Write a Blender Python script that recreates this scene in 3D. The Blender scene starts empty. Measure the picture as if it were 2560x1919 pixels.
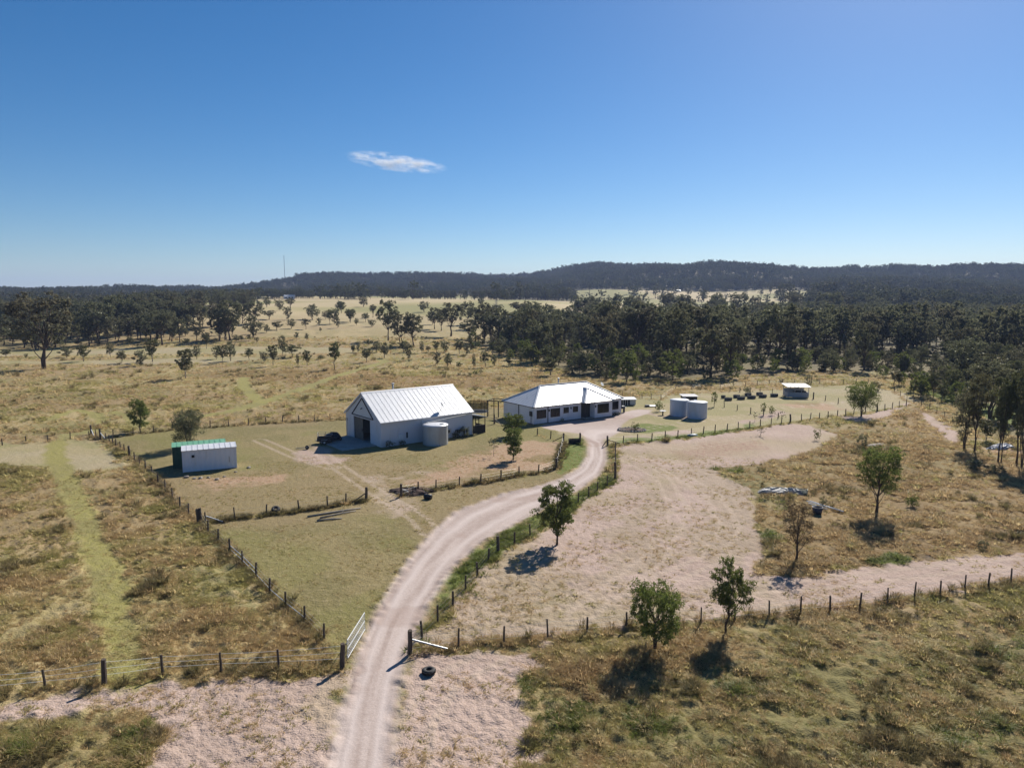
import bpy, math, random
import numpy as np
from mathutils import Vector, Matrix

# ------------------------------------------------------------ camera, sky, sun, exposure
CAM_H, F_PX, HOR = 21.0, 1776.0, 738.0            # drone height (m), focal length and horizon row in photo pixels
PITCH = math.atan((959.5 - HOR) / F_PX)
SUN_EL, SUN_AZ = math.radians(37), math.radians(30)   # elevation; azimuth to the right of the view direction (+Y)
scene = bpy.context.scene
cam_data = bpy.data.cameras.new('camera')
cam_data.sensor_width = 36; cam_data.lens = 36 * F_PX / 2560; cam_data.clip_start = 0.5; cam_data.clip_end = 20000
cam = bpy.data.objects.new('camera', cam_data); scene.collection.objects.link(cam)
cam.location = (0, 0, CAM_H); cam.rotation_euler = (math.pi / 2 - PITCH, 0, 0)
scene.camera = cam
world = bpy.data.worlds.new('World'); scene.world = world; world.use_nodes = True
wn = world.node_tree; wn.nodes.clear()
sky = wn.nodes.new('ShaderNodeTexSky'); sky.sky_type = 'NISHITA'; sky.sun_disc = False
sky.sun_elevation = SUN_EL; sky.sun_rotation = SUN_AZ
sky.altitude = 1500; sky.air_density = 1.0; sky.dust_density = 0.9; sky.ozone_density = 4.0
bg = wn.nodes.new('ShaderNodeBackground'); bg.inputs['Strength'].default_value = 0.061
wo = wn.nodes.new('ShaderNodeOutputWorld')
hs = wn.nodes.new('ShaderNodeHueSaturation'); hs.inputs['Saturation'].default_value = 1.3
HAZE = 1.05e-4
wn.links.new(sky.outputs[0], hs.inputs['Color']); wn.links.new(hs.outputs[0], bg.inputs[0]); wn.links.new(bg.outputs[0], wo.inputs[0])
sun_data = bpy.data.lights.new('sun', 'SUN'); sun_data.energy = 5.0; sun_data.angle = math.radians(0.53)
sun_data.color = (1.0, 0.95, 0.87)
sun = bpy.data.objects.new('sun', sun_data); scene.collection.objects.link(sun)
SUN_DIR = Vector((math.sin(SUN_AZ) * math.cos(SUN_EL), math.cos(SUN_AZ) * math.cos(SUN_EL), math.sin(SUN_EL)))
sun.rotation_euler = SUN_DIR.to_track_quat('Z', 'Y').to_euler(); sun.location = (60, 60, 90)
vs = scene.view_settings
vs.view_transform = 'Standard'; vs.look = 'None'; vs.gamma = 1; vs.use_curve_mapping = False; vs.exposure = 0.62
scene.cycles.sample_clamp_indirect = 4; scene.cycles.max_bounces = 5; scene.cycles.diffuse_bounces = 3; scene.cycles.glossy_bounces = 2
scene.cycles.transmission_bounces = 3; scene.cycles.volume_bounces = 0; scene.cycles.transparent_max_bounces = 6

# ------------------------------------------------------------ noise and terrain
rnd = random.Random(7)
rng = np.random.default_rng(11)
def _hash(ix, iy, s):
    n = (ix.astype(np.int64) * 374761393 + iy.astype(np.int64) * 668265263 + s * 982451653) & 0x7fffffff
    n = ((n ^ (n >> 13)) * 1274126177) & 0x7fffffff
    return ((n ^ (n >> 16)) & 0xffff) / 65535.0
def vnoise(x, y, sc, s=0):
    x = np.asarray(x, float) / sc; y = np.asarray(y, float) / sc
    ix = np.floor(x); iy = np.floor(y); fx = x - ix; fy = y - iy
    fx = fx * fx * (3 - 2 * fx); fy = fy * fy * (3 - 2 * fy)
    a = _hash(ix, iy, s); b = _hash(ix + 1, iy, s); c = _hash(ix, iy + 1, s); d = _hash(ix + 1, iy + 1, s)
    return (a + (b - a) * fx) * (1 - fy) + (c + (d - c) * fx) * fy - 0.5
def fbm(x, y, sc, s=0, o=3):
    return sum(vnoise(x, y, sc / 2 ** i, s + i) / 2 ** i for i in range(o))
# heights of the country by bearing (tan of the angle from +Y) and range
_T = np.array([-1.2, -0.72, -0.44, -0.21, 0.01, 0.13, 0.24, 0.46, 0.72, 1.2])
_R = np.array([0, 240, 330, 450, 600, 800, 1000, 1300, 1600, 2000, 2300, 3000, 7000.])
_Z = np.array([
    [0, 0, 1, 3, 6, 9, 12, 15, 18, 21, 20, 5, 0],
    [0, 0, 1, 3, 6, 10, 13, 16, 19, 22, 24, 10, 0],
    [0, 0, 3, 11, 13, 15, 18, 20, 24, 28, 30, 15, 0],
    [0, 0, 2, 8, 14, 18.5, 21, 25, 36, 54, 52, 20, 0],
    [0, 0, 1, 7, 15, 16.5, 18, 24, 42, 66, 54, 20, 0],
    [0, 0, 0, 2, 8, 12, 17, 28, 60, 101, 80, 20, 0],
    [0, 0, 0, 1, 5, 10, 17, 31, 58, 86, 66, 20, 0],
    [0, 0, 0, 1, 5, 11, 18, 34, 48, 64, 56, 20, 0],
    [0, 0, 0, 1, 4, 9, 15, 28, 48, 70, 60, 20, 0],
    [0, 0, 0, 1, 4, 9, 15, 28, 50, 74, 62, 20, 0]], float)
def gz(x, y):
    x = np.asarray(x, float); y = np.asarray(y, float)
    r = np.hypot(x, y); t = np.where(y > 0.2 * np.abs(x), x / np.maximum(y, 1e-3), np.where(x > 0, 5, -5))
    t = np.clip(t, _T[0], _T[-1])
    cols = np.array([np.interp(r, _R, z) for z in _Z])
    i = np.clip(np.searchsorted(_T, t) - 1, 0, len(_T) - 2)
    f = (t - _T[i]) / (_T[i + 1] - _T[i]); f = f * f * (3 - 2 * f)
    a = np.take_along_axis(cols, i[None], 0)[0] if cols.ndim > 1 else cols[i]
    b = np.take_along_axis(cols, (i + 1)[None], 0)[0] if cols.ndim > 1 else cols[i + 1]
    z = a + (b - a) * f
    far = np.clip((r - 700) / 900, 0, 1)
    z = z + far * (vnoise(x, y, 420, 3) * 28 + vnoise(x, y, 170, 5) * 17)
    mid = np.clip((r - 120) / 150, 0, 1)
    return z + mid * vnoise(x, y, 70, 8) * 0.9 * (1 - far * 0.5)
def gz1(x, y): return float(gz(np.array([x]), np.array([y]))[0])
def ray(px, py):
    d = Vector(((px - 1280) / F_PX, 1, -(py - 959.5) / F_PX)); c, s = math.cos(PITCH), math.sin(PITCH)
    return Vector((d.x, d.y * c + d.z * s, -d.y * s + d.z * c))
_S = np.concatenate([np.arange(15, 260, .5), np.arange(260, 3000, 4)])
def P(px, py, z=None):
    """photo pixel -> point on the ground (or on the horizontal plane z)"""
    d = ray(px, py)
    if z is not None or py > 905:
        zz = 0.0 if z is None else z
        t = (zz - CAM_H) / d.z
        return Vector((d.x * t, d.y * t, zz))
    X = d.x * _S; Y = d.y * _S; Zr = CAM_H + d.z * _S
    k = np.nonzero(Zr <= gz(X, Y))[0]
    k = k[0] if len(k) else len(_S) - 1
    return Vector((X[k], Y[k], gz1(X[k], Y[k])))
# the photograph was read in several enlarged crops: crop name -> origin and scale
CROP = {'F': (0, 0, 1.15732), 'R1': (0, 640, .38879), 'R2': (760, 900, .22915), 'R3': (1180, 900, .22915),
        'R4': (1660, 880, .28933), 'R5': (0, 1200, .43369), 'R6': (800, 1200, .43369), 'R7': (1600, 1200, .434),
        'R8': (0, 620, .40687), 'S1': (800, 620, .40687), 'S2': (1660, 620, .40687), 'S3': (1900, 880, .31369),
        'S4': (2140, 900, .18987), 'G': (1780, 940, .13562), 'K': (1540, 970, .090416)}
def px(c, u, v):
    o = CROP[c]; return (o[0] + u * o[2], o[1] + v * o[2])
def Q(c, u, v, z=None): return P(*px(c, u, v), z)
def mpp(p): return (p.y * math.cos(PITCH) - (p.z - CAM_H) * math.sin(PITCH)) / F_PX     # metres per photo pixel at a point

# ------------------------------------------------------------ object helpers
COL = scene.collection
def tag(o, label=None, cat=None, group=None, kind=None):
    if label: o['label'] = label
    if cat: o['category'] = cat
    if group: o['group'] = group
    if kind: o['kind'] = kind
    return o
def empty(name, loc=(0, 0, 0), rz=0, label=None, cat=None, group=None):
    o = bpy.data.objects.new(name, None); COL.objects.link(o)
    o.location = loc; o.rotation_euler = (0, 0, rz); o.empty_display_size = .3
    return tag(o, label, cat, group)
def link(name, me, parent=None, loc=(0, 0, 0), rot=(0, 0, 0), scale=(1, 1, 1)):
    o = bpy.data.objects.new(name, me); COL.objects.link(o)
    o.parent = parent; o.location = loc; o.rotation_euler = rot; o.scale = scale
    return o
def fast_mesh(name, V, F, mats=(), smooth=False):
    """V (n,3) array, F list of equal-length face arrays [(m,k) array]"""
    me = bpy.data.meshes.new(name)
    V = np.asarray(V, np.float32)
    me.vertices.add(len(V)); me.vertices.foreach_set('co', V.ravel())
    loops = np.concatenate([f.ravel() for f in F]).astype(np.int32)
    tot = np.concatenate([np.full(len(f), f.shape[1]) for f in F]).astype(np.int32)
    start = np.concatenate([[0], np.cumsum(tot)[:-1]]).astype(np.int32)
    me.loops.add(len(loops)); me.loops.foreach_set('vertex_index', loops)
    me.polygons.add(len(tot)); me.polygons.foreach_set('loop_start', start); me.polygons.foreach_set('loop_total', tot)
    for m in mats: me.materials.append(m)
    me.update(calc_edges=True); me.validate()
    if smooth: me.polygons.foreach_set('use_smooth', np.ones(len(tot), bool))
    return me
class MB:
    def __init__(s): s.v = []; s.f = []
    def box(s, x0, x1, y0, y1, z0, z1):
        b = len(s.v)
        s.v += [(x0, y0, z0), (x1, y0, z0), (x1, y1, z0), (x0, y1, z0), (x0, y0, z1), (x1, y0, z1), (x1, y1, z1), (x0, y1, z1)]
        s.f += [tuple(b + i for i in q) for q in ((0, 3, 2, 1), (4, 5, 6, 7), (0, 1, 5, 4), (1, 2, 6, 5), (2, 3, 7, 6), (3, 0, 4, 7))]
        return s
    def tube(s, pts, rad, n=6, cap=True):
        pts = [Vector(p) for p in pts]; rad = rad if isinstance(rad, (list, tuple)) else [rad] * len(pts)
        b = len(s.v)
        for i, p in enumerate(pts):
            d = (pts[min(i + 1, len(pts) - 1)] - pts[max(i - 1, 0)])
            d = d.normalized() if d.length > 1e-9 else Vector((0, 0, 1))
            a = d.cross(Vector((0, 0, 1)) if abs(d.z) < .95 else Vector((1, 0, 0))).normalized(); c = d.cross(a)
            for k in range(n):
                t = 2 * math.pi * k / n; s.v.append(tuple(p + (a * math.cos(t) + c * math.sin(t)) * rad[i]))
        for i in range(len(pts) - 1):
            for k in range(n):
                k2 = (k + 1) % n; s.f.append((b + i * n + k, b + (i + 1) * n + k, b + (i + 1) * n + k2, b + i * n + k2))
        if cap:
            s.f.append(tuple(b + k for k in range(n))); e = b + (len(pts) - 1) * n
            s.f.append(tuple(e + k for k in reversed(range(n))))
        return s
    def bar(s, p0, p1, w, h=None):
        """square section bar"""
        h = h or w; p0 = Vector(p0); p1 = Vector(p1); d = (p1 - p0).normalized()
        a = d.cross(Vector((0, 0, 1)) if abs(d.z) < .95 else Vector((1, 0, 0))).normalized(); c = a.cross(d)
        b = len(s.v)
        for p in (p0, p1):
            for u, v in ((-1, -1), (1, -1), (1, 1), (-1, 1)): s.v.append(tuple(p + a * u * w / 2 + c * v * h / 2))
        s.f += [tuple(b + i for i in q) for q in ((0, 1, 2, 3), (7, 6, 5, 4), (0, 4, 5, 1), (1, 5, 6, 2), (2, 6, 7, 3), (3, 7, 4, 0))]
        return s
    def prism(s, poly, d):
        """closed slab: polygon of 3d points pushed along vector d"""
        b = len(s.v); n = len(poly); d = Vector(d)
        s.v += [tuple(Vector(p)) for p in poly] + [tuple(Vector(p) + d) for p in poly]
        s.f += [tuple(b + i for i in range(n)), tuple(b + n + i for i in reversed(range(n)))]
        for i in range(n):
            j = (i + 1) % n; s.f.append((b + j, b + i, b + n + i, b + n + j))
        return s
    def lathe(s, prof, n=24, c=(0, 0), squash=1.0):
        b = len(s.v)
        for r, z in prof:
            for k in range(n):
                t = 2 * math.pi * k / n; s.v.append((c[0] + r * math.cos(t), c[1] + r * squash * math.sin(t), z))
        for i in range(len(prof) - 1):
            for k in range(n):
                k2 = (k + 1) % n; s.f.append((b + i * n + k, b + i * n + k2, b + (i + 1) * n + k2, b + (i + 1) * n + k))
        return s
    def torus(s, R, r, n=24, m=8, z=0, rings=True):
        b = len(s.v)
        for i in range(n):
            a = 2 * math.pi * i / n
            for j in range(m):
                t = 2 * math.pi * j / m; q = R + r * math.cos(t)
                s.v.append((q * math.cos(a), q * math.sin(a), z + r * math.sin(t)))
        for i in range(n):
            for j in range(m):
                s.f.append((b + i * m + j, b + ((i + 1) % n) * m + j, b + ((i + 1) % n) * m + (j + 1) % m, b + i * m + (j + 1) % m))
        return s
    def mesh(s, name, mat, smooth=False):
        me = bpy.data.meshes.new(name); me.from_pydata(s.v, [], s.f); me.materials.append(mat)
        if smooth:
            me.polygons.foreach_set('use_smooth', np.ones(len(me.polygons), bool))
        me.update(); return me
    def build(s, name, mat, parent=None, smooth=False, **k):
        return link(name, s.mesh(name, mat, smooth), parent, **k)

# ------------------------------------------------------------ materials
class NT:
    """small node-tree writer"""
    def __init__(s, name):
        s.m = bpy.data.materials.new(name); s.m.use_nodes = True; s.t = s.m.node_tree; s.t.nodes.clear()
        s.out = s.t.nodes.new('ShaderNodeOutputMaterial'); s.pos = None
    def n(s, typ, ins={}, **a):
        x = s.t.nodes.new(typ)
        for k, v in a.items(): setattr(x, k, v)
        for k, v in ins.items(): s.put(x.inputs[k], v)
        return x
    def put(s, sock, v):
        if isinstance(v, bpy.types.NodeSocket): s.t.links.new(v, sock)
        else:
            if sock.type == 'RGBA' and not isinstance(v, (int, float)) and len(v) == 3: v = (*v, 1)
            sock.default_value = v
    def P(s):
        if s.pos is None: s.pos = s.n('ShaderNodeNewGeometry').outputs['Position']
        return s.pos
    def noise(s, scale, detail=3, rough=.55, vec=None, stretch=None):
        v = vec or s.P()
        if stretch: v = s.n('ShaderNodeMapping', {'Vector': v, 'Scale': stretch}).outputs[0]
        return s.n('ShaderNodeTexNoise', {'Vector': v, 'Scale': scale, 'Detail': detail, 'Roughness': rough}).outputs['Fac']
    def math(s, op, a, b=0.0, c=0.0, clamp=False):
        x = s.n('ShaderNodeMath', operation=op, use_clamp=clamp); s.put(x.inputs[0], a); s.put(x.inputs[1], b); s.put(x.inputs[2], c)
        return x.outputs[0]
    def mr(s, v, a, b, c=0.0, d=1.0, smooth=True):
        x = s.n('ShaderNodeMapRange', {'Value': v, 'From Min': a, 'From Max': b, 'To Min': c, 'To Max': d})
        x.interpolation_type = 'SMOOTHSTEP' if smooth else 'LINEAR'
        return x.outputs[0]
    def mix(s, f, a, b, blend='MIX'):
        x = s.n('ShaderNodeMix', data_type='RGBA', blend_type=blend)
        s.put(x.inputs[0], f); s.put(x.inputs[6], a); s.put(x.inputs[7], b); return x.outputs[2]
    def attr(s, name): return s.n('ShaderNodeAttribute', attribute_name=name).outputs['Fac']
    def bsdf(s, col, rough=.8, bump=None, dist=.02, strength=1.0, metallic=0.0, spec=.3):
        b = s.n('ShaderNodeBsdfPrincipled', {'Base Color': col, 'Roughness': rough, 'Metallic': metallic, 'Specular IOR Level': spec})
        if bump is not None:
            s.put(b.inputs['Normal'], s.n('ShaderNodeBump', {'Height': bump, 'Distance': dist, 'Strength': strength}).outputs[0])
        s.t.links.new(b.outputs[0], s.out.inputs[0]); return b
def simple(name, c1, c2=None, scale=4.0, rough=.7, metallic=0.0, bump=0.0, spec=.3, stretch=None, dirt=None):
    """two-tone procedural paint, wood or metal with a little grain"""
    t = NT(name); co = t.n('ShaderNodeTexCoord').outputs['Object']
    c2 = c2 or tuple(x * .82 for x in c1)
    f = t.mr(t.noise(scale, 4, .6, co, stretch), .3, .7)
    col = t.mix(f, c1, c2)
    if dirt:
        col = t.mix(t.math('MULTIPLY', t.mr(t.noise(scale * .35, 3, .7, co, stretch), .45, .75), .6), col, dirt)
    t.bsdf(col, rough, t.noise(scale * 6, 2, .5, co, stretch) if bump else None, bump or .01, 1.0, metallic, spec)
    return t.m
def leaf_mat(name, ca, cb, cc, trans=.3, patch=.08, gloss=.02):
    """foliage: colour varies from leaf to leaf, tree to tree and across the ground; lets some light through"""
    t = NT(name)
    r = t.n('ShaderNodeObjectInfo').outputs['Random']
    isl = t.n('ShaderNodeNewGeometry').outputs['Random Per Island']
    big = t.mr(t.noise(patch, 2), .35, .65)
    col = t.mix(isl, ca, cb); col = t.mix(t.math('MULTIPLY', big, r), col, cc)
    d = t.n('ShaderNodeBsdfDiffuse', {'Color': col, 'Roughness': .5})
    tr = t.n('ShaderNodeBsdfTranslucent', {'Color': col})
    mx = t.n('ShaderNodeMixShader', {0: trans}); t.t.links.new(d.outputs[0], mx.inputs[1]); t.t.links.new(tr.outputs[0], mx.inputs[2])
    gl = t.n('ShaderNodeBsdfGlossy', {'Color': (.6, .6, .5, 1), 'Roughness': .38})
    m2 = t.n('ShaderNodeMixShader', {0: gloss}); t.t.links.new(mx.outputs[0], m2.inputs[1]); t.t.links.new(gl.outputs[0], m2.inputs[2])
    t.t.links.new(m2.outputs[0], t.out.inputs[0])
    return t.m

# ------------------------------------------------------------ ground regions (outlines read from the photograph, laid on the ground)
def FP(*pts): return np.array([tuple(Q('F', *p))[:2] for p in pts])
POLY = {
 'road': [FP((690,1690),(722,1570),(750,1480),(775,1400),(800,1340),(835,1280),(880,1210),(930,1150),(985,1103),(1080,1067),(1165,1048),(1215,1031),(1250,1010),(1268,985),(1270,958),(1262,943),(1250,936),(1200,930),(1165,921),(1195,910),(1260,902),(1330,893),(1375,884),(1410,884),(1400,893),(1360,905),(1342,918),(1340,932),(1322,942),(1304,950),(1311,975),(1311,995),(1300,1022),(1260,1052),(1200,1087),(1120,1127),(1040,1172),(975,1232),(935,1292),(905,1357),(882,1420),(867,1480),(858,1570),(848,1690))],
 'dirt': [FP((925,1372),(960,1312),(1010,1257),(1060,1217),(1130,1167),(1200,1132),(1270,1077),(1325,1042),(1335,1000),(1331,966),(1400,956),(1500,947),(1600,932),(1707,914),(1752,919),(1784,931),(1814,939),(1767,968),(1709,987),(1610,1007),(1535,1011),(1574,1039),(1620,1060),(1633,1110),(1645,1153),(1656,1187),(1641,1243),(1758,1240),(1870,1228),(1983,1213),(2100,1203),(2330,1190),(2330,1235),(2212,1250),(2020,1281),(1851,1306),(1683,1326),(1514,1339),(1439,1345),(1270,1365),(1100,1383),(990,1392),(930,1383)),
          FP((868,1435),(905,1412),(980,1408),(1080,1408),(1195,1388),(1150,1430),(1115,1470),(1125,1505),(1165,1560),(1150,1600),(1125,1690),(840,1690),(855,1560)),
          FP((-80,1530),(120,1500),(300,1482),(480,1467),(640,1457),(742,1446),(765,1440),(745,1500),(700,1690),(335,1690),(345,1625),(385,1572),(330,1545),(200,1530),(60,1545),(-80,1560)),
          FP((1790,893),(1850,900),(1880,893),(1960,868),(1975,862),(1965,872),(1900,905),(1850,912)),
          FP((1990,890),(2030,905),(2075,940),(2060,955),(2010,920))],
 'lawn': [FP((205,937),(300,932),(520,917),(735,907),(1000,884),(1090,880),(1150,915),(1240,942),(1215,985),(1190,1010),(1050,1035),(860,1070),(795,1080),(620,1105),(435,1120),(350,1040),(290,990)),
          FP((440,1125),(620,1105),(860,1075),(1050,1042),(1215,1000),(1243,955),(1275,985),(1210,1038),(1060,1072),(985,1105),(900,1185),(830,1285),(790,1360),(765,1430),(742,1425),(700,1382),(560,1250))],
 'pale': [FP((1140,903),(1330,868),(1350,858),(1500,850),(1640,843),(1830,832),(1880,835),(1960,850),(1985,868),(1900,890),(1790,897),(1700,914),(1500,942),(1330,957),(1240,947)),
          FP((-100,752),(180,755),(400,752),(600,750),(760,752),(760,762),(560,764),(300,766),(-100,770)),
          FP((-100,776),(100,780),(300,777),(500,770),(620,772),(500,782),(250,790),(0,790),(-100,788)),
          FP((-60,960),(110,955),(150,945),(230,960),(260,1010),(200,1020),(100,1010),(-60,1000))],
 'green': [FP((935,1300),(975,1240),(1040,1180),(1120,1135),(1200,1095),(1262,1058),(1305,1028),(1330,1028),(1325,1045),(1270,1080),(1200,1130),(1130,1165),(1060,1215),(1000,1262),(955,1315)),
           FP((1335,948),(1400,942),(1500,936),(1600,922),(1620,915),(1640,922),(1560,938),(1450,950),(1335,958)),
           FP((1215,965),(1250,945),(1262,960),(1262,985),(1245,1008),(1212,1022),(1205,1000)),
           FP((1345,926),(1380,915),(1450,918),(1470,925),(1420,934),(1370,934)),
           FP((1640,1150),(1670,1145),(1690,1160),(1660,1166)), FP((1870,1212),(1930,1195),(1970,1210),(1930,1222)),
           FP((1950,840),(2000,850),(2050,870),(2120,900),(2200,920),(2200,890),(2050,850))],
 'red':  [FP((850,1048),(940,1020),(1000,990),(1090,955),(1200,955),(1215,985),(1190,1012),(1050,1032),(940,1048)),
          FP((1460,978),(1530,955),(1640,950),(1660,965),(1560,985),(1480,992)),
          FP((1690,873),(1730,868),(1790,872),(1840,885),(1790,885),(1720,880)),
          FP((440,1040),(560,1025),(640,1022),(600,1040),(470,1055)),
          FP((2130,965),(2200,960),(2260,990),(2160,990))],
 'brown': [FP((1560,1005),(1720,985),(1820,940),(1900,905),(1985,870),(2060,930),(2100,985),(2330,1010),(2330,1195),(1980,1212),(1760,1238),(1645,1240),(1660,1190),(1640,1120),(1625,1060)),
           FP((450,800),(620,795),(900,812),(1180,805),(1180,830),(1000,840),(700,830),(450,815)),
           FP((1180,1420),(1420,1400),(1560,1380),(1650,1400),(1440,1470),(1200,1480))],
 'lush': [FP((1115,1470),(1400,1440),(1800,1420),(2330,1340),(2330,1690),(1125,1690),(1165,1560)),
          FP((-60,1570),(200,1545),(330,1560),(380,1575),(340,1690),(-60,1690)),
          FP((1540,1010),(1650,1010),(1720,1040),(1690,1090),(1640,1100))],
}
LINES = {   # mown tracks: centre line, width
 'track': [(FP((285,1500),(262,1380),(240,1290),(205,1180),(160,1075),(125,1000),(118,960),(150,938),(205,930)), 2.5),
           (FP((400,905),(490,890),(560,872),(640,845),(720,815),(800,790),(835,781),(815,775)), 3.0), (FP((525,815),(528,838),(560,868)), 3.0),
           (FP((110,905),(160,885),(210,895),(225,915)), 2.0), (FP((245,890),(290,905),(300,922)), 2.5)],
 'weedy': [(FP((1385,1000),(1430,1040),(1420,1090),(1340,1150)), 3.5), (FP((1500,1015),(1560,1060),(1590,1110),(1560,1180)), 6.0), (FP((1330,1330),(1500,1290),(1620,1260)), 3.0), (FP((1340,975),(1420,985),(1520,990)), 3.0), (FP((1120,1330),(1250,1270),(1400,1200),(1480,1130)), 3.0), (FP((980,1360),(1150,1340),(1300,1345)), 2.5)],
 'wear': [(FP((660,975),(720,1005),(780,1040),(830,1070),(860,1100)), 3.2), (FP((700,1000),(640,985),(560,960)), 2.0),
          (FP((790,1030),(850,1040),(930,1020)), 2.6), (FP((700,960),(690,985),(760,1000)), 3.0), (FP((1390,890),(1440,897),(1500,905),(1560,912),(1620,908),(1690,890)), 3.0), (FP((1340,938),(1420,940),(1480,930),(1530,915)), 3.2), (FP((1400,886),(1440,880),(1480,878)), 2.5)],
}
def sd_poly(x, y, poly):
    n = len(poly); d = np.full(x.shape, 1e9); ins = np.zeros(x.shape, bool)
    for i in range(n):
        ax, ay = poly[i]; bx, by = poly[(i + 1) % n]; ex, ey = bx - ax, by - ay
        t = np.clip(((x - ax) * ex + (y - ay) * ey) / (ex * ex + ey * ey + 1e-9), 0, 1)
        d = np.minimum(d, (x - ax - ex * t) ** 2 + (y - ay - ey * t) ** 2)
        c = ((ay > y) != (by > y)) & (x < ex * (y - ay) / (ey if abs(ey) > 1e-9 else 1e-9) + ax)
        ins ^= c
    d = np.sqrt(d); return np.where(ins, d, -d)
def d_line(x, y, pts):
    d = np.full(x.shape, 1e9)
    for i in range(len(pts) - 1):
        ax, ay = pts[i]; ex, ey = pts[i + 1] - pts[i]
        t = np.clip(((x - ax) * ex + (y - ay) * ey) / (ex * ex + ey * ey + 1e-9), 0, 1)
        d = np.minimum(d, np.hypot(x - ax - ex * t, y - ay - ey * t))
    return d
RUTS = [FP((1010,1330),(1200,1300),(1400,1265),(1530,1210),(1580,1140),(1540,1070),(1450,1015),(1370,985)), FP((1250,1330),(1420,1200),(1470,1100),(1430,1030),(1350,990)), FP((1640,1270),(1760,1262),(1900,1245),(2100,1222),(2330,1205)), FP((1360,970),(1500,965),(1640,945),(1740,930)),
        FP((690,975),(740,1015),(800,1055),(850,1085),(905,1120),(930,1150)), FP((560,950),(640,985),(720,1010)), FP((1350,935),(1450,915),(1560,905),(1700,880),(1850,865)), FP((880,1660),(900,1560),(960,1470),(1060,1420))]
MASKS = ('road', 'dirt', 'lawn', 'pale', 'green', 'red', 'brown', 'lush', 'track', 'wear', 'weedy', 'ruts')
def masks(x, y):
    near = np.hypot(x, y) < 420; xs, ys = x[near], y[near]; out = {}
    for k in MASKS:
        a = np.full(x.shape, -30.0); m = np.full(xs.shape, -30.0)
        for p in POLY.get(k, []): m = np.maximum(m, sd_poly(xs, ys, p))
        if k == 'ruts':
            for p in RUTS: m = np.maximum(m, .24 - np.abs(d_line(xs, ys, p) - .8))
        for p, w in LINES.get(k, []): m = np.maximum(m, w / 2 - d_line(xs, ys, p))
        a[near] = np.clip(m, -30, 30); out[k] = a
    return out
FOREST = np.array([tuple(Q('F', *p))[:2] for p in ((1165,795),(1240,818),(1330,826),(1500,822),(1690,812),(1800,806),(1900,805),(1960,822),(2010,846),(2050,880),(2110,930),(2212,985),(2330,1040))]
                  + [(260, 100)]) 
FOREST = np.vstack([FOREST, [[420, 260], [420, 560], [60, 560], [10, 420], [-20, 300]]])
def forest_sd(x, y): return sd_poly(x, y, FOREST)
def clearing(x, y):
    """1 in open paddocks of the far country, 0 in the woods"""
    r = np.hypot(x, y); t = x / np.maximum(y, 1)
    wob = vnoise(x, y, 150, 21) * .10; wr = vnoise(x, y, 120, 22) * 160
    c = ((t > .09 + wob) & (t < .42 + wob) & (r > 565) & (r < 1300 + wr * .6))
    c |= ((t > -.36 + wob) & (t < -.02 + wob) & (r > 330) & (r < 1180 + wr))
    c |= ((t < -.30) & (r < 320)) | ((t > -.3) & (t < -.06) & (r < 500))
    c |= ((t > -.44) & (t < -.30) & (r > 300) & (r < 470)) 
    c |= ((t > -.02) & (t < .12 + wob) & (r > 470) & (r < 900 + wr * .5))
    c |= (t < -.28) & (r > 300) & (r < 1300) & (vnoise(x, y, 120, 35) + vnoise(x, y, 50, 36) * .4 > -.02)
    c |= (vnoise(x, y, 230, 33) > .34) & (r < 1600) & (r > 900)
    return c.astype(float)

# ------------------------------------------------------------ the ground sheet: rings about the origin, finest where the photograph looks
rad = list(np.linspace(2, 25, 9)); r = 26.0
while r < 300: rad.append(r); r += max(.10, 1.5 * r * r / 14900)
while r < 7000: rad.append(r); r *= 1.028
rad = np.array(rad)
ang = np.concatenate([np.radians(np.linspace(-180, -46, 34)[:-1]), np.radians(np.linspace(-46, 46, 620)), np.radians(np.linspace(46, 180, 34)[1:])])
RR, AA = np.meshgrid(rad, ang, indexing='ij')
gx = (RR * np.sin(AA)).ravel(); gy = (RR * np.cos(AA)).ravel(); gr = RR.ravel()
gm = masks(gx, gy)
gh = gz(gx, gy)
def micro(x, y, m):
    """fine relief: hoof marks in the bare earth, tussock mounds in the grass, a worn drive with a graded lip"""
    r = np.hypot(x, y); nk = np.clip((320 - r) / 200, 0, 1)
    bare = np.clip(np.maximum(m['dirt'], 0), 0, 1); mown = np.clip(np.maximum.reduce([m['road'], m['lawn'], m['pale'], m['track']]) / .8, 0, 1)
    lump = np.abs(fbm(x, y, 1.05, 41, 2)) * 2 - .35
    foot = fbm(x, y, .34, 51, 2) + .5 * np.minimum(0, vnoise(x, y, .26, 57))
    tuss = np.clip(1 - np.maximum(bare, mown), 0, 1) * (r < 320)
    z = nk * (bare * foot * .11 * np.clip(-m['road'] - .2, 0, 1) + tuss * lump * .25 + mown * foot * .04 * (m['road'] < -.5))
    return z - np.clip(m['road'] / .6, 0, 1) * .05 + np.clip(1 - np.abs(m['road'] + .3) / .4, 0, 1) * .025 * nk
gh += micro(gx, gy, gm)
road_s = gm['road']
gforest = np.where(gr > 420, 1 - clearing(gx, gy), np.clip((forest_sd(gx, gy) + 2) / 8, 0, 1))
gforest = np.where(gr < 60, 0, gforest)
_rp = POLY['road'][0]; _dl = d_line(gx, gy, _rp[:15]); _dr = d_line(gx, gy, _rp[-16:])
cross = np.where(gm['road'] > -3, _dl / (_dl + _dr + 1e-6), .5); _al = np.hypot(gx, gy)
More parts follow.
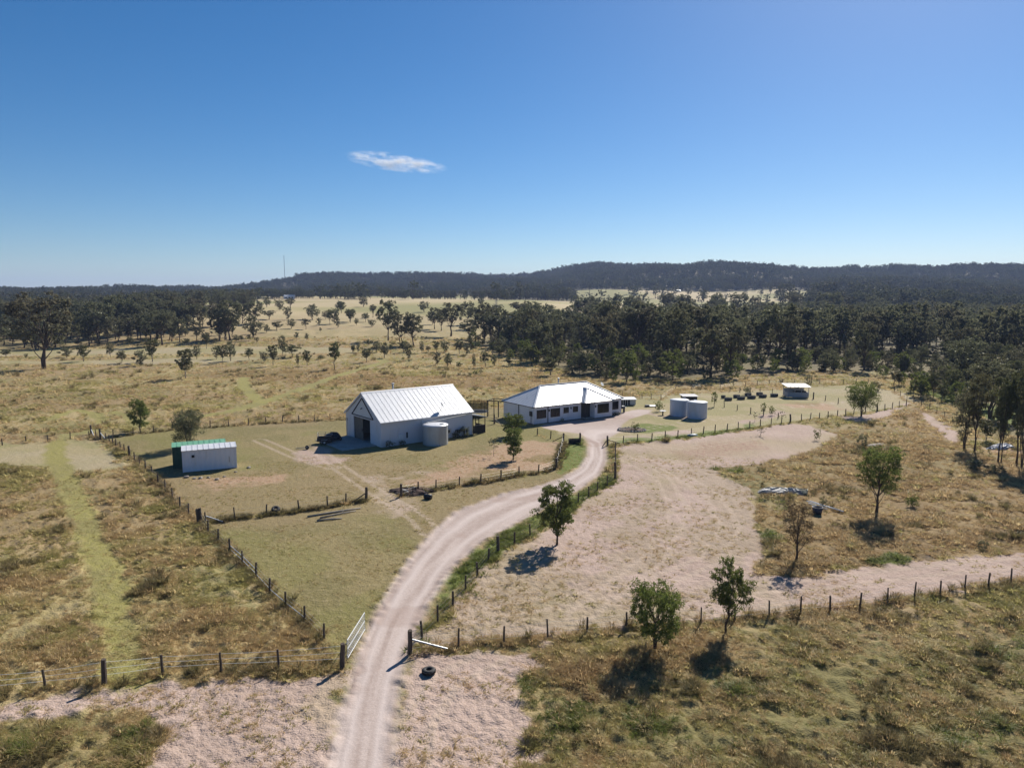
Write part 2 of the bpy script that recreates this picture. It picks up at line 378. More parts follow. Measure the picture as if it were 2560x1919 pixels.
NOISE = {'cross': cross, 'n_streak': fbm(cross * 9, _al * .16, 1.0, 111, 3), 'n_warp': fbm(gx, gy, 1.6, 61, 3), 'n_mid': fbm(gx, gy, 4.5, 64, 4) * .8, 'n_patch': fbm(gx, gy, 9, 68, 4) * .8, 'n_big': fbm(gx, gy, 24, 72, 3) * .8, 'n_coarse': fbm(gx, gy, 130, 76, 3) * .8}
NR, NA = RR.shape
idx = np.arange(NR * NA).reshape(NR, NA)
quads = np.stack([idx[:-1, :-1], idx[:-1, 1:], idx[1:, 1:], idx[1:, :-1]], -1).reshape(-1, 4)[:, ::-1]

def ground_material():
    t = NT('ground_soil_and_grass')
    warp1 = t.attr('n_warp'); warp2 = t.math('SUBTRACT', t.noise(4.5, 2, .6), .5)
    def edge(name, soft=.35, w1=1.6, w2=.9):
        v = t.math('ADD', t.attr(name), t.math('ADD', t.math('MULTIPLY', warp1, w1), t.math('MULTIPLY', warp2, w2)))
        return t.mr(v, -soft, soft)
    fine_n, tiny_n = t.noise(1.9, 3, .62), t.noise(9, 2, .6)
    def m3(sc, a, b, d=3, ro=.6):
        """coarse variation is carried by the sheet itself, fine grain by noise"""
        if sc >= 5: return t.mr(tiny_n, a, b)
        if sc >= 1.5: return t.mr(fine_n, a, b)
        return t.mr(t.math('ADD', t.attr('n_coarse' if sc < .04 else 'n_big' if sc < .1 else 'n_patch' if sc < .25 else 'n_mid'), .5), a, b)
    big, mid, fine, tiny = m3(.055, .38, .62), m3(.32, .36, .64), m3(1.9, .34, .66), m3(9, .32, .68)
    # dry grass: straw, brown and olive in patches
    g = t.mix(mid, (.35, .27, .135), (.255, .205, .092)); g = t.mix(t.math('MULTIPLY', big, .7), g, (.225, .152, .08))
    g = t.mix(t.math('MULTIPLY', fine, .45), g, (.33, .26, .14)); g = t.mix(t.math('MULTIPLY', t.math('MULTIPLY', m3(.16, .5, .72), fine), .7), g, (.125, .135, .042))
    g = t.mix(t.math('MULTIPLY', m3(3.2, .56, .75), .6), g, (.10, .075, .035))
    br = t.mix(mid, (.26, .185, .090), (.19, .13, .062)); br = t.mix(t.math('MULTIPLY', fine, .5), br, (.28, .20, .105)); br = t.mix(t.math('MULTIPLY', big, .5), br, (.20, .165, .07))
    g = t.mix(edge('brown', 2.5, 4, 2), g, br)
    lu = t.mix(mid, (.19, .16, .066), (.25, .19, .088)); lu = t.mix(t.math('MULTIPLY', fine, .5), lu, (.10, .095, .036))
    g = t.mix(edge('lush', 2.5, 4, 2), g, lu)
    # country far off: bleached paddocks, leaf litter under the woods
    rr = t.n('ShaderNodeVectorMath', operation='LENGTH'); t.put(rr.inputs[0], t.P())
    far = t.mr(rr.outputs['Value'], 260, 560)
    fg = t.mix(m3(.012, .35, .65), (.40, .32, .185), (.33, .275, .13)); fg = t.mix(t.math('MULTIPLY', m3(.03, .5, .7), .6), fg, (.19, .19, .07))
    g = t.mix(far, g, fg)
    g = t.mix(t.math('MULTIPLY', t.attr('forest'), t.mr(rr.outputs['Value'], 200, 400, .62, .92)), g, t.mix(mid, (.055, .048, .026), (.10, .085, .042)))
    # mown lawn
    la = t.mix(mid, (.25, .195, .090), (.185, .155, .062)); la = t.mix(t.math('MULTIPLY', fine, .45), la, (.255, .205, .105)); la = t.mix(t.math('MULTIPLY', m3(.13, .48, .64), .55), la, (.19, .18, .055))
    la = t.mix(t.math('MULTIPLY', m3(5, .6, .74), .5), la, (.12, .10, .04))
    la = t.mix(t.math('MULTIPLY', m3(.055, .46, .64), .75), la, (.275, .20, .11)); la = t.mix(t.math('MULTIPLY', tiny, .5), la, (.12, .10, .042)); la = t.mix(t.math('MULTIPLY', m3(1.9, .52, .72), .5), la, (.31, .25, .135))
    g = t.mix(edge('lawn', .3, 1.0, .5), g, la)
    pa = t.mix(mid, (.325, .265, .150), (.27, .235, .115)); pa = t.mix(t.math('MULTIPLY', m3(.22, .45, .7), .6), pa, (.37, .30, .205)); pa = t.mix(t.math('MULTIPLY', fine, .35), pa, (.22, .19, .085))
    g = t.mix(edge('pale', .9, 2.2, .8), g, pa)
    re = t.mix(fine, (.31, .16, .09), (.35, .235, .15)); re = t.mix(t.math('MULTIPLY', tiny, .6), re, (.40, .31, .22))
    re = t.mix(t.math('MULTIPLY', m3(.5, .5, .66), .7), re, (.20, .15, .065))
    g = t.mix(t.math('MULTIPLY', edge('red', 1.2, 3, 1.6), .85), g, re)
    tr = t.mix(mid, (.265, .238, .070), (.225, .20, .068)); tr = t.mix(t.math('MULTIPLY', fine, .5), tr, (.30, .255, .12)); tr = t.mix(t.math('MULTIPLY', tiny, .4), tr, (.16, .14, .055))
    g = t.mix(edge('track', .5, 1.0, .6), g, tr)
    gr_ = t.mix(fine, (.095, .135, .022), (.15, .165, .045)); g = t.mix(t.math('MULTIPLY', edge('green', .5, 1.4, .8), .9), g, gr_)
    # bare earth
    di = t.mix(mid, (.415, .31, .258), (.35, .258, .21)); di = t.mix(t.math('MULTIPLY', fine, .6), di, (.47, .362, .308)); di = t.mix(t.math('MULTIPLY', tiny, .5), di, (.28, .20, .145)); di = t.mix(t.math('MULTIPLY', m3(1.9, .55, .72), .5), di, (.24, .17, .11))
    di = t.mix(t.math('MULTIPLY', m3(.17, .60, .78), .5), di, (.34, .27, .17)); di = t.mix(t.math('MULTIPLY', m3(.085, .64, .82, 2), .5), di, (.30, .245, .13))
    di = t.mix(t.math('MULTIPLY', t.math('MULTIPLY', edge('red', 1.5, 3, 2), fine), .8), di, (.27, .155, .115))
    di = t.mix(t.math('MULTIPLY', edge('weedy', 1.2, 3.5, 2.0), .3), di, t.mix(fine, (.25, .205, .095), (.185, .165, .065)))
    g = t.mix(edge('dirt', .3, 1.2, .9), g, di)
    g = t.mix(t.math('MULTIPLY', edge('wear', 1.1, 1.6, 1.4), t.mr(t.math('ADD', t.attr('n_mid'), .5), .40, .60)), g, di)
    g = t.mix(t.math('MULTIPLY', t.mr(t.math('ADD', t.attr('ruts'), t.math('MULTIPLY', warp2, .5)), -.2, .15), .5), g, t.mix(fine, (.47, .37, .295), (.36, .275, .20)))
    # the gravel drive, with paler wheel tracks
    sdr = t.attr('road')
    cr, sk = t.attr('cross'), t.attr('n_streak')
    ro = t.mix(t.mr(sk, -.3, .35), (.335, .262, .225), (.46, .378, .335)); ro = t.mix(t.math('MULTIPLY', fine, .4), ro, (.46, .375, .33)); ro = t.mix(t.math('MULTIPLY', tiny, .35), ro, (.28, .21, .175))
    wheel = t.math('SUBTRACT', 1.0, t.math('MULTIPLY', t.math('ABSOLUTE', t.math('SUBTRACT', t.math('ABSOLUTE', t.math('SUBTRACT', cr, .5)), t.math('ADD', .22, t.math('MULTIPLY', warp1, .04)))), 8.0), clamp=True)
    ro = t.mix(t.math('MULTIPLY', wheel, .75), ro, (.51, .43, .39))
    ro = t.mix(t.math('MULTIPLY', m3(.28, .60, .78), .4), ro, (.30, .215, .175))
    g = t.mix(edge('road', .4, .15, .4), g, ro)
    h = t.math('ADD', t.math('MULTIPLY', fine_n, .6), t.math('MULTIPLY', tiny_n, .34))
    st = t.mr(sdr, -.4, .6, .9, .22)
    b = t.bsdf(g, .95, h, .22, 1.0, spec=.12)
    t.put(b.inputs['Normal'].links[0].from_node.inputs['Strength'], t.math('MULTIPLY', st, t.mr(rr.outputs['Value'], 150, 500, 1.0, .25)))
    return t.m
MG = ground_material()
fc = quads.mean(1)
def fmean(a): return a[quads].mean(1)
f_road, f_dirt, f_lawn, f_track, f_r = fmean(gm['road']), fmean(gm['dirt']), fmean(np.maximum(gm['lawn'], gm['pale'])), fmean(gm['track']), fmean(gr)
cls = np.zeros(len(quads), int)
cls[f_lawn > 0] = 3; cls[f_track > 0] = 4; cls[f_dirt > 0] = 2; cls[f_road > 0] = 1; cls[f_r > 900] = 5
for k, nm in enumerate(('ground', 'driveway', 'bare_earth', 'lawn', 'mown_track', 'hills')):
    q = quads[cls == k]; u, inv = np.unique(q, return_inverse=True)
    me = fast_mesh(nm, np.stack([gx[u], gy[u], gh[u]], 1), [inv.reshape(-1, 4)], [MG], True)
    for a in MASKS:
        at = me.attributes.new(a, 'FLOAT', 'POINT'); at.data.foreach_set('value', gm[a][u].astype(np.float32))
    for a, vv in NOISE.items():
        at = me.attributes.new(a, 'FLOAT', 'POINT'); at.data.foreach_set('value', vv[u].astype(np.float32))
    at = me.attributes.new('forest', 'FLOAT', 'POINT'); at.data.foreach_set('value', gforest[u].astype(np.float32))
    tag(link(nm, me), {'ground': 'dry tussock grassland around the farm yard', 'driveway': 'pale gravel driveway curving up from the gate to the house',
        'bare_earth': 'bare pinkish earth paddock right of the driveway', 'lawn': 'mown yellowish lawn around the shed and house',
        'mown_track': 'yellow green mown track through the tussock grass', 'hills': 'far wooded hills along the horizon'}[nm],
        {'bare_earth': 'dirt', 'mown_track': 'track', 'driveway': 'road'}.get(nm, nm), kind='structure')

# ------------------------------------------------------------ plants: meshes
def _unit(v): return v / np.maximum(np.linalg.norm(v, axis=-1, keepdims=True), 1e-9)
def leaf_quads(C, D, L, W, g):
    """lens-shaped leaves: centres, directions, lengths, widths -> vertices and quads"""
    n = len(C); N = _unit(g.normal(size=(n, 3))); S = _unit(np.cross(D, N)) * W[:, None] * .5; D2 = D * L[:, None] * .5
    V = np.stack([C - D2, C + S - D2 * .1, C + D2, C - S - D2 * .1], 1).reshape(-1, 3)
    return V, np.arange(4 * n).reshape(-1, 4)
def tree_meshes(name, seed, h, w, bark, leafm, lobes=14, per=260, leaf=(.16, .05), crown0=.35, stems=1, lean=0.0, droop=.6, lobe_r=.22, trunk_r=None, dens_top=0.0, flat=.75):
    """a tapered trunk with limbs, and a crown of drooping leaf clumps with gaps between them (metres)"""
    g = np.random.default_rng(seed); mb = MB(); tr = trunk_r or h * .02
    top = np.array([lean * h, 0, h]); cz0 = h * crown0
    base_pts = []
    for s in range(stems):
        a = 2 * math.pi * s / max(stems, 1) + g.uniform(0, 6); o = np.array([math.cos(a), math.sin(a), 0]) * (0 if stems == 1 else tr * 1.1)
        sp = np.array([math.cos(a), math.sin(a), 0]) * (0 if stems == 1 else w * .16)
        pts = [o * 1.0 + np.array([0, 0, -.25])]
        K = 6
        for k in range(1, K + 1):
            f = k / K; pts.append(o + sp * f + np.array([lean * h * f ** 1.4, 0, h * .80 * f]) + g.normal(size=3) * np.array([1, 1, 0]) * h * .012)
        mb.tube(pts, [tr * (1.35 if k == 0 else 1) * (1 - .8 * k / K) / (1 if stems == 1 else 1.35) for k in range(K + 1)], 6); base_pts.append(pts)
    CL = []
    for i in range(lobes):
        f = (i + .5) / lobes; zz = cz0 + (h - cz0) * (f ** .85) * .93
        q = (zz - cz0) / (h - cz0); prof = math.sin(math.pi * min(1, .12 + q * .80)) ** .7
        a = i * 2.4 + g.uniform(-.6, .6); rr = w * .5 * prof * g.uniform(.40, .98)
        c = np.array([lean * h * (zz / h) ** 1.4 + rr * math.cos(a), rr * math.sin(a), zz + g.normal() * h * .03])
        r = w * lobe_r * g.uniform(.65, 1.25); CL.append((c, r))
        st = base_pts[i % stems]; k = min(5, max(1, int(zz / h * 4.2))); p0 = np.array(st[k])
        md = (p0 + c) / 2 + np.array([0, 0, -.06 * h * g.uniform(.2, 1)])
        mb.tube([p0, md, c], [tr * .36, tr * .22, tr * .07], 4, False)
    Vs, Fs, nv = [], [], 0
    for c, r in CL:
        n = int(per * g.uniform(.7, 1.3)); d = _unit(g.normal(size=(n, 3))); d[:, 2] = d[:, 2] * flat + dens_top
        # twigs: leaves gather in sprays
        k = max(3, n // 16); sp = _unit(g.normal(size=(k, 3))) * (g.uniform(.35, 1, (k, 1)) ** .6); sp[:, 2] *= flat
        C = c + r * (sp[g.integers(0, k, n)] * .95 + d * g.uniform(.05, .38, (n, 1)))
        D = _unit(g.normal(size=(n, 3)) * .8 + np.array([0, 0, -droop]))
        V, F = leaf_quads(C, D, leaf[0] * g.uniform(.6, 1.4, n), leaf[1] * g.uniform(.7, 1.5, n), g)
        Vs.append(V); Fs.append(F + nv); nv += len(V)
    crown = fast_mesh(name + '_crown', np.concatenate(Vs), [np.concatenate(Fs)], [leafm])
    return mb.mesh(name + '_trunk', bark, True), crown
def tuft_mesh(name, seed, n, length, width, spread, mat, up=.9):
    """a grass tussock of arching blades"""
    g = np.random.default_rng(seed); V = []; F = []
    a = g.uniform(0, 2 * math.pi, n); rb = spread * .35 * np.sqrt(g.uniform(0, 1, n)); L = length * g.uniform(.5, 1.2, n); out = g.uniform(.15, 1.0, n) * (1.25 - up) + .12
    for i in range(n):
        ca, sa = math.cos(a[i]), math.sin(a[i]); b = len(V); wd = width * g.uniform(.7, 1.4) / 2
        bx, by = ca * rb[i] + g.normal() * .03, sa * rb[i] + g.normal() * .03
        for f, k in ((0, 1), (.55, .8)):
            x = bx + ca * L[i] * out[i] * f * f * 1.8; y = by + sa * L[i] * out[i] * f * f * 1.8; z = L[i] * (f * (1 - .35 * out[i] * f)) - .03
            V += [(x - sa * wd * k, y + ca * wd * k, z), (x + sa * wd * k, y - ca * wd * k, z)]
        V.append((bx + ca * L[i] * out[i] * 1.8, by + sa * L[i] * out[i] * 1.8, L[i] * (1 - .6 * out[i])))
        F += [(b, b + 1, b + 3, b + 2), (b + 2, b + 3, b + 4)]
    me = bpy.data.meshes.new(name); me.from_pydata(V, [], F); me.materials.append(mat); me.update(); return me

BARK = simple('bark_grey_brown', (.115, .085, .065), (.06, .045, .036), 5, .9, bump=.03, stretch=(3, 3, .5))
BARK_P = simple('bark_pale', (.34, .30, .26), (.15, .12, .10), 4, .85, bump=.02, stretch=(3, 3, .6))
LEAF_E = leaf_mat('leaf_eucalypt_dark', (.110, .118, .062), (.180, .178, .096), (.145, .125, .078), .46)
LEAF_G = leaf_mat('leaf_green', (.100, .138, .034), (.195, .215, .060), (.125, .13, .042), .46)
LEAF_O = leaf_mat('leaf_olive_sapling', (.095, .108, .045), (.165, .165, .074), (.12, .105, .055), .36)
LEAF_R = leaf_mat('leaf_dry_reddish', (.135, .098, .055), (.19, .135, .075), (.12, .11, .05), .3)
LEAF_H = leaf_mat('leaf_far_woods', (.080, .090, .048), (.135, .135, .070), (.11, .095, .06), .28, .006)
LEAF_Y = leaf_mat('leaf_bright_understorey', (.11, .145, .034), (.19, .21, .058), (.14, .145, .05), .48)
G_STRAW = leaf_mat('grass_straw', (.66, .53, .29), (.54, .42, .205), (.52, .37, .195), .58, .10, .012)
G_OLIVE = leaf_mat('grass_olive', (.42, .365, .14), (.55, .46, .22), (.30, .285, .085), .58, .12, .012)
G_BROWN = leaf_mat('grass_brown', (.53, .38, .20), (.40, .28, .14), (.58, .45, .25), .58, .12, .012)
G_GREEN = leaf_mat('grass_green', (.16, .21, .045), (.26, .27, .075), (.20, .20, .065), .5, .2, .015)
G_DARK = leaf_mat('grass_dark_rank', (.15, .135, .055), (.25, .20, .09), (.27, .20, .10), .45, .2, .015)

def proto(name, me):
    return bpy.data.objects.new(name, me)          # a pattern for scattering, not placed itself
def proto_tree(name, meshes):
    """trunk and crown of a far tree as one pattern mesh"""
    a, b = meshes; V = np.empty(len(a.vertices) * 3, np.float32); a.vertices.foreach_get('co', V); W = np.empty(len(b.vertices) * 3, np.float32); b.vertices.foreach_get('co', W)
    va, vb = V.reshape(-1, 3), W.reshape(-1, 3); f = [[i for i in p.vertices] for p in a.polygons] + [[i + len(va) for i in p.vertices] for p in b.polygons]
    me = bpy.data.meshes.new(name); me.from_pydata(np.concatenate([va, vb]).tolist(), [], f)
    me.materials.append(a.materials[0]); me.materials.append(b.materials[0])
    me.polygons.foreach_set('material_index', np.array([0] * len(a.polygons) + [1] * len(b.polygons), np.int32)); me.update()
    return proto(name, me)
def scatter(name, label, cat, protos, pts, kind, rot, scl):
    """one uncountable mass: copies of the patterns on points"""
    me = bpy.data.meshes.new(name); pts = np.asarray(pts, np.float32)
    me.vertices.add(len(pts)); me.vertices.foreach_set('co', pts.ravel())
    for nm, ty, dat in (('k', 'INT', kind), ('rz', 'FLOAT', rot), ('s', 'FLOAT', scl)):
        at = me.attributes.new(nm, ty, 'POINT'); at.data.foreach_set('value', np.asarray(dat, np.int32 if ty == 'INT' else np.float32))
    o = tag(link(name, me), label, cat, kind='stuff')
    ng = bpy.data.node_groups.new(name + '_nodes', 'GeometryNodeTree')
    ng.interface.new_socket('Geometry', in_out='INPUT', socket_type='NodeSocketGeometry'); ng.interface.new_socket('Geometry', in_out='OUTPUT', socket_type='NodeSocketGeometry')
    gi = ng.nodes.new('NodeGroupInput'); go = ng.nodes.new('NodeGroupOutput'); jn = ng.nodes.new('GeometryNodeJoinGeometry')
    def nattr(n, ty):
        x = ng.nodes.new('GeometryNodeInputNamedAttribute'); x.data_type = ty; x.inputs['Name'].default_value = n
        return [s for s in x.outputs if s.enabled and s.name == 'Attribute'][0]
    kk, rz, ss = nattr('k', 'INT'), nattr('rz', 'FLOAT'), nattr('s', 'FLOAT')
    cx = ng.nodes.new('ShaderNodeCombineXYZ'); ng.links.new(rz, cx.inputs[2])
    er = ng.nodes.new('FunctionNodeEulerToRotation'); ng.links.new(cx.outputs[0], er.inputs[0])
    for i, p in enumerate(protos):
        cmp = ng.nodes.new('FunctionNodeCompare'); cmp.data_type = 'INT'; cmp.operation = 'EQUAL'
        ins = [s for s in cmp.inputs if s.enabled and s.type == 'INT']; ng.links.new(kk, ins[0]); ins[1].default_value = i
        oi = ng.nodes.new('GeometryNodeObjectInfo'); oi.inputs['Object'].default_value = p; oi.inputs['As Instance'].default_value = True
        ip = ng.nodes.new('GeometryNodeInstanceOnPoints')
        ng.links.new(gi.outputs[0], ip.inputs['Points']); ng.links.new(cmp.outputs[0], ip.inputs['Selection']); ng.links.new(oi.outputs['Geometry'], ip.inputs['Instance'])
        ng.links.new(er.outputs[0], ip.inputs['Rotation']); ng.links.new(ss, ip.inputs['Scale']); ng.links.new(ip.outputs[0], jn.inputs[0])
    ng.links.new(jn.outputs[0], go.inputs[0])
    o.modifiers.new('scatter', 'NODES').node_group = ng
    return o
def fan(n_per, r0, r1, tan=.80):
    """random points in front of the camera side of the farm, evenly per square metre"""
    a = math.atan(tan); area = a * (r1 * r1 - r0 * r0); n = int(area * n_per)
    r = np.sqrt(rng.uniform(r0 * r0, r1 * r1, n)); t = rng.uniform(-a, a, n)
    return r * np.sin(t), r * np.cos(t), r

# ------------------------------------------------------------ grass: tussocks, fence-line growth, weeds
tufts = [proto('tuft', tuft_mesh('tuft_straw_a', 1, 40, .34, .030, .60, G_STRAW, .45)), proto('tuft', tuft_mesh('tuft_straw_b', 2, 40, .28, .030, .75, G_STRAW, .2)),
         proto('tuft', tuft_mesh('tuft_olive_a', 3, 40, .32, .030, .65, G_OLIVE, .4)), proto('tuft', tuft_mesh('tuft_olive_b', 4, 40, .26, .030, .80, G_OLIVE, .2)),
         proto('tuft', tuft_mesh('tuft_brown_a', 5, 40, .36, .030, .60, G_BROWN, .45)), proto('tuft', tuft_mesh('tuft_brown_b', 6, 40, .28, .030, .70, G_BROWN, .25)),
         proto('tuft', tuft_mesh('tuft_green', 7, 42, .30, .030, .65, G_GREEN, .4)), proto('tuft', tuft_mesh('tuft_rank', 8, 50, .52, .030, .55, G_DARK, .75)),
         proto('tuft', tuft_mesh('tuft_low', 9, 26, .16, .026, .45, G_OLIVE, .3)), proto('tuft', tuft_mesh('tuft_litter', 10, 16, .22, .024, .40, G_STRAW, .1))]
parts_ = []
def add_pts(x, y, k, s):
    parts_.append((x, y, k, s))
for r0, r1, dens, sc in ((25, 48, 13.0, .70), (48, 75, 8.0, .82), (75, 120, 3.8, 1.0), (120, 210, 1.2, 1.25), (210, 330, .30, 1.7)):
    x, y, r = fan(dens, r0, r1); m = masks(x, y)
    w = fbm(x, y, 1.6, 61, 3) * 1.3
    block = np.maximum.reduce([m['road'] + .5, m['dirt'] + w, m['lawn'] + w * .5, m['pale'] + w, m['track'] + w * .5])
    clump = fbm(x, y, 2.2, 81, 2)
    ok = (block < 0) & (clump > -.45) & (forest_sd(x, y) < 4)
    x, y = x[ok], y[ok]; n = len(x); br = m['brown'][ok] + fbm(x, y, 5, 83) * 5 > 0; lu = m['lush'][ok] + fbm(x, y, 5, 84) * 5 > 0
    u = rng.uniform(0, 1, n); pat = fbm(x, y, 7, 85) + u * .5 - .25
    k = np.where(pat < -.12, 2, np.where(pat < .05, 0, np.where(pat < .22, 1, np.where(pat < .36, 4, 3))))
    k = np.where(br, np.where(u < .45, 4, np.where(u < .75, 5, np.where(u < .9, 0, 2))), k)
    k = np.where(lu & ~br, np.where(u < .34, 2, np.where(u < .56, 3, np.where(u < .74, 4, np.where(u < .93, 0, np.where(u < .97, 6, 7))))), k)
    k = np.where(lu & (fbm(x, y, 4, 87) > .28) & (u < .7), 6, k); k = np.where((fbm(x, y, 3, 88) > .33) & (u < .5), 7, k)
    gs = (m['green'][ok] > -.2); k = np.where(gs, 6, k)
    s = sc * rng.uniform(.55, 1.35, n) * (1 + np.clip(clump[ok] * 1.3, -.5, .6)); add_pts(x, y, k, s)
# short growth and straw on lawn and bare earth
for r0, r1, dens in ((26, 50, 7.0), (50, 95, 3.5)):
    x, y, r = fan(dens, r0, r1); m = masks(x, y); u = rng.uniform(0, 1, len(x))
    low = np.maximum.reduce([m['lawn'], m['dirt'], m['track']]); ok = (low > .1) & (m['road'] < -.1) & (fbm(x, y, 3, 91) + u * .6 > np.where(m['dirt'] > 0, .36, .24))
    x, y, u = x[ok], y[ok], u[ok]; d = m['dirt'][ok] > 0
    add_pts(x, y, np.where(d, np.where(u < .8, 9, 8), np.where(u < .55, 8, 9)), rng.uniform(.6, 1.3, len(x)) * np.where(d, .9, .75))
FENCE_LINES = []          # (points, density per metre, spread, kinds): filled below with the fences, scattered at the end

# ------------------------------------------------------------ trees
TREES = {}
def kind_of(name, *a, **k): TREES[name] = tree_meshes(name, *a, **k)
# near trees, each its own shape; sizes in metres (height, crown width)
kind_of('bushy_dense', 101, 5.0, 3.2, BARK, LEAF_G, lobes=26, per=400, leaf=(.18, .065), crown0=.22, lobe_r=.21)
kind_of('round_head', 102, 5.0, 4.0, BARK, LEAF_G, lobes=28, per=400, leaf=(.19, .058), crown0=.28, lobe_r=.20, stems=2, droop=1.0)
kind_of('leaning_head', 103, 5.0, 3.2, BARK, LEAF_G, lobes=20, per=420, leaf=(.20, .06), crown0=.38, lobe_r=.21, lean=.10, droop=.9)
kind_of('sparse_dry', 104, 5.0, 2.5, BARK, LEAF_R, lobes=15, per=260, leaf=(.16, .04), crown0=.32, lobe_r=.28)
kind_of('tall_loose', 105, 6.0, 3.8, BARK, LEAF_G, lobes=20, per=430, leaf=(.20, .065), crown0=.40, lobe_r=.22, lean=.06)
kind_of('multi_stem', 106, 5.0, 4.6, BARK, LEAF_E, lobes=24, per=400, leaf=(.19, .065), crown0=.30, lobe_r=.25, stems=5)
kind_of('yard_oval', 107, 4.0, 2.2, BARK, LEAF_G, lobes=16, per=420, leaf=(.16, .06), crown0=.20, lobe_r=.30)
kind_of('weeping_dome', 108, 5.0, 4.4, BARK, LEAF_G, lobes=24, per=440, leaf=(.22, .065), crown0=.32, lobe_r=.27, stems=3, droop=1.6)
kind_of('thin_sapling', 109, 2.2, 1.1, BARK_P, LEAF_O, lobes=6, per=40, leaf=(.12, .05), crown0=.45, lobe_r=.3, trunk_r=.022)
for i in range(4):    # tall eucalypts
    kind_of('gum%d' % i, 120 + i, 18.0, (12.0, 10.5, 13.0, 9.0)[i], BARK, LEAF_E, lobes=(26, 24, 28, 22)[i], per=230, leaf=(.62, .27), crown0=(.46, .52, .40, .56)[i], lobe_r=(.165, .18, .155, .19)[i], stems=(1, 1, 2, 1)[i], lean=(.03, -.03, .0, .05)[i], droop=.5, trunk_r=.36)
for i in range(4):    # young trees of the paddocks
    kind_of('young%d' % i, 130 + i, 4.0, (2.6, 2.1, 3.1, 2.3)[i], BARK_P if i == 1 else BARK, LEAF_O if i % 2 else LEAF_E, lobes=(12, 11, 14, 10)[i], per=170, leaf=(.26, .11), crown0=(.24, .36, .22, .42)[i], lobe_r=.31, stems=(1, 2, 3, 1)[i], trunk_r=.075)
for i in range(2):    # bright understorey
    kind_of('under%d' % i, 140 + i, 6.0, (3.8, 3.2)[i], BARK, LEAF_Y, lobes=15, per=170, leaf=(.32, .13), crown0=(.22, .3)[i], lobe_r=.25, trunk_r=.08)
for i in range(3):    # slim trees standing at the forest edge
    kind_of('pole%d' % i, 150 + i, 11.0, (4.2, 5.0, 3.8)[i], BARK, (LEAF_O, LEAF_E, LEAF_O)[i], lobes=(18, 19, 16)[i], per=220, leaf=(.34, .13), crown0=(.42, .36, .5)[i], lobe_r=.27, stems=(1, 3, 1)[i], trunk_r=.15)
kind_of('shrub_round', 160, 1.6, 1.7, BARK, LEAF_G, lobes=9, per=120, leaf=(.13, .06), crown0=.12, lobe_r=.3, trunk_r=.03)
kind_of('shrub_dark', 161, 1.6, 1.9, BARK, LEAF_E, lobes=9, per=110, leaf=(.16, .07), crown0=.10, lobe_r=.3, trunk_r=.03)
kind_of('conifer', 162, 2.6, 1.5, BARK, LEAF_G, lobes=14, per=100, leaf=(.14, .05), crown0=.25, lobe_r=.22, stems=2, trunk_r=.045)
GROUPED = {}
def tree(kind, pos, h=None, w=None, rz=None, name='tree', label=None, cat='tree', group=None):
    tm, cm = TREES[kind]
    base_h = tm['H'] if 'H' in tm else None
    if base_h is None:
        co = np.empty(len(cm.vertices) * 3, np.float32); cm.vertices.foreach_get('co', co); co = co.reshape(-1, 3)
        tm['H'] = base_h = float(np.percentile(co[:, 2], 99.7)); tm['W'] = float(np.percentile(co[:, 0], 98.5) - np.percentile(co[:, 0], 1.5))
    sz = (h or base_h) / base_h; sw = (w / tm['W']) if w else sz
    r = empty(name, pos, rnd.uniform(0, 6.28) if rz is None else rz, label, cat, group)
    r.scale = (sw, sw, sz)
    link('trunk', tm, r); link('crown', cm, r)
    if group: GROUPED.setdefault(group, []).append(r)
    return r
def tree_px(kind, c, u, vb, vt, wpx, label, name='tree', cat='tree', group=None, rz=None):
    """tree standing at crop pixel (u, vb) with its top at row vt and a crown wpx wide"""
    p = Q(c, u, vb); s = CROP[c][2] * mpp(p)
    return tree(kind, (p.x, p.y, p.z - .02), (vb - vt) * s * 1.02, wpx * s * .88 if wpx else None, rz, name, label, cat, group)

# trees near the drive and yard, left to right in the photograph's crops
tree_px('bushy_dense', 'F', 1203, 1175, 1040, 84, 'dense green tree on the fence line at the bend of the driveway')
tree_px('round_head', 'F', 1415, 1408, 1258, 112, 'round headed green tree in the grass in front of the wire fence', rz=.4)
tree_px('leaning_head', 'F', 1568, 1368, 1208, 88, 'green tree with a leaning bare trunk where the fence meets the earth paddock', rz=0.1)
tree_px('sparse_dry', 'F', 1720, 1212, 1082, 62, 'sparse reddish brown tree standing in the brown grass')
tree_px('tall_loose', 'F', 1893, 1110, 966, 92, 'tall green tree with a bare lower trunk in the brown field', rz=0)
tree_px('yard_oval', 'F', 1108, 993, 925, 42, 'small dark green tree on the red earth bank in front of the house')
tree_px('yard_oval', 'F', 1112, 942, 893, 52, 'leafy tree growing against the left corner of the house')
tree_px('thin_sapling', 'F', 1067, 985, 945, 26, 'thin leafless looking sapling on the red earth bank by the shed', 'sapling', 'sapling')
tree_px('weeping_dome', 'F', 1860, 898, 824, 66, 'dome shaped tree beside the post fence at the end of the house lawn')
tree_px('yard_oval', 'R1', 905, 1130, 920, 118, 'upright dark tree beyond the back fence of the yard')
tree_px('multi_stem', 'F', 408, 968, 887, 68, 'many stemmed dark tree standing behind the green container')
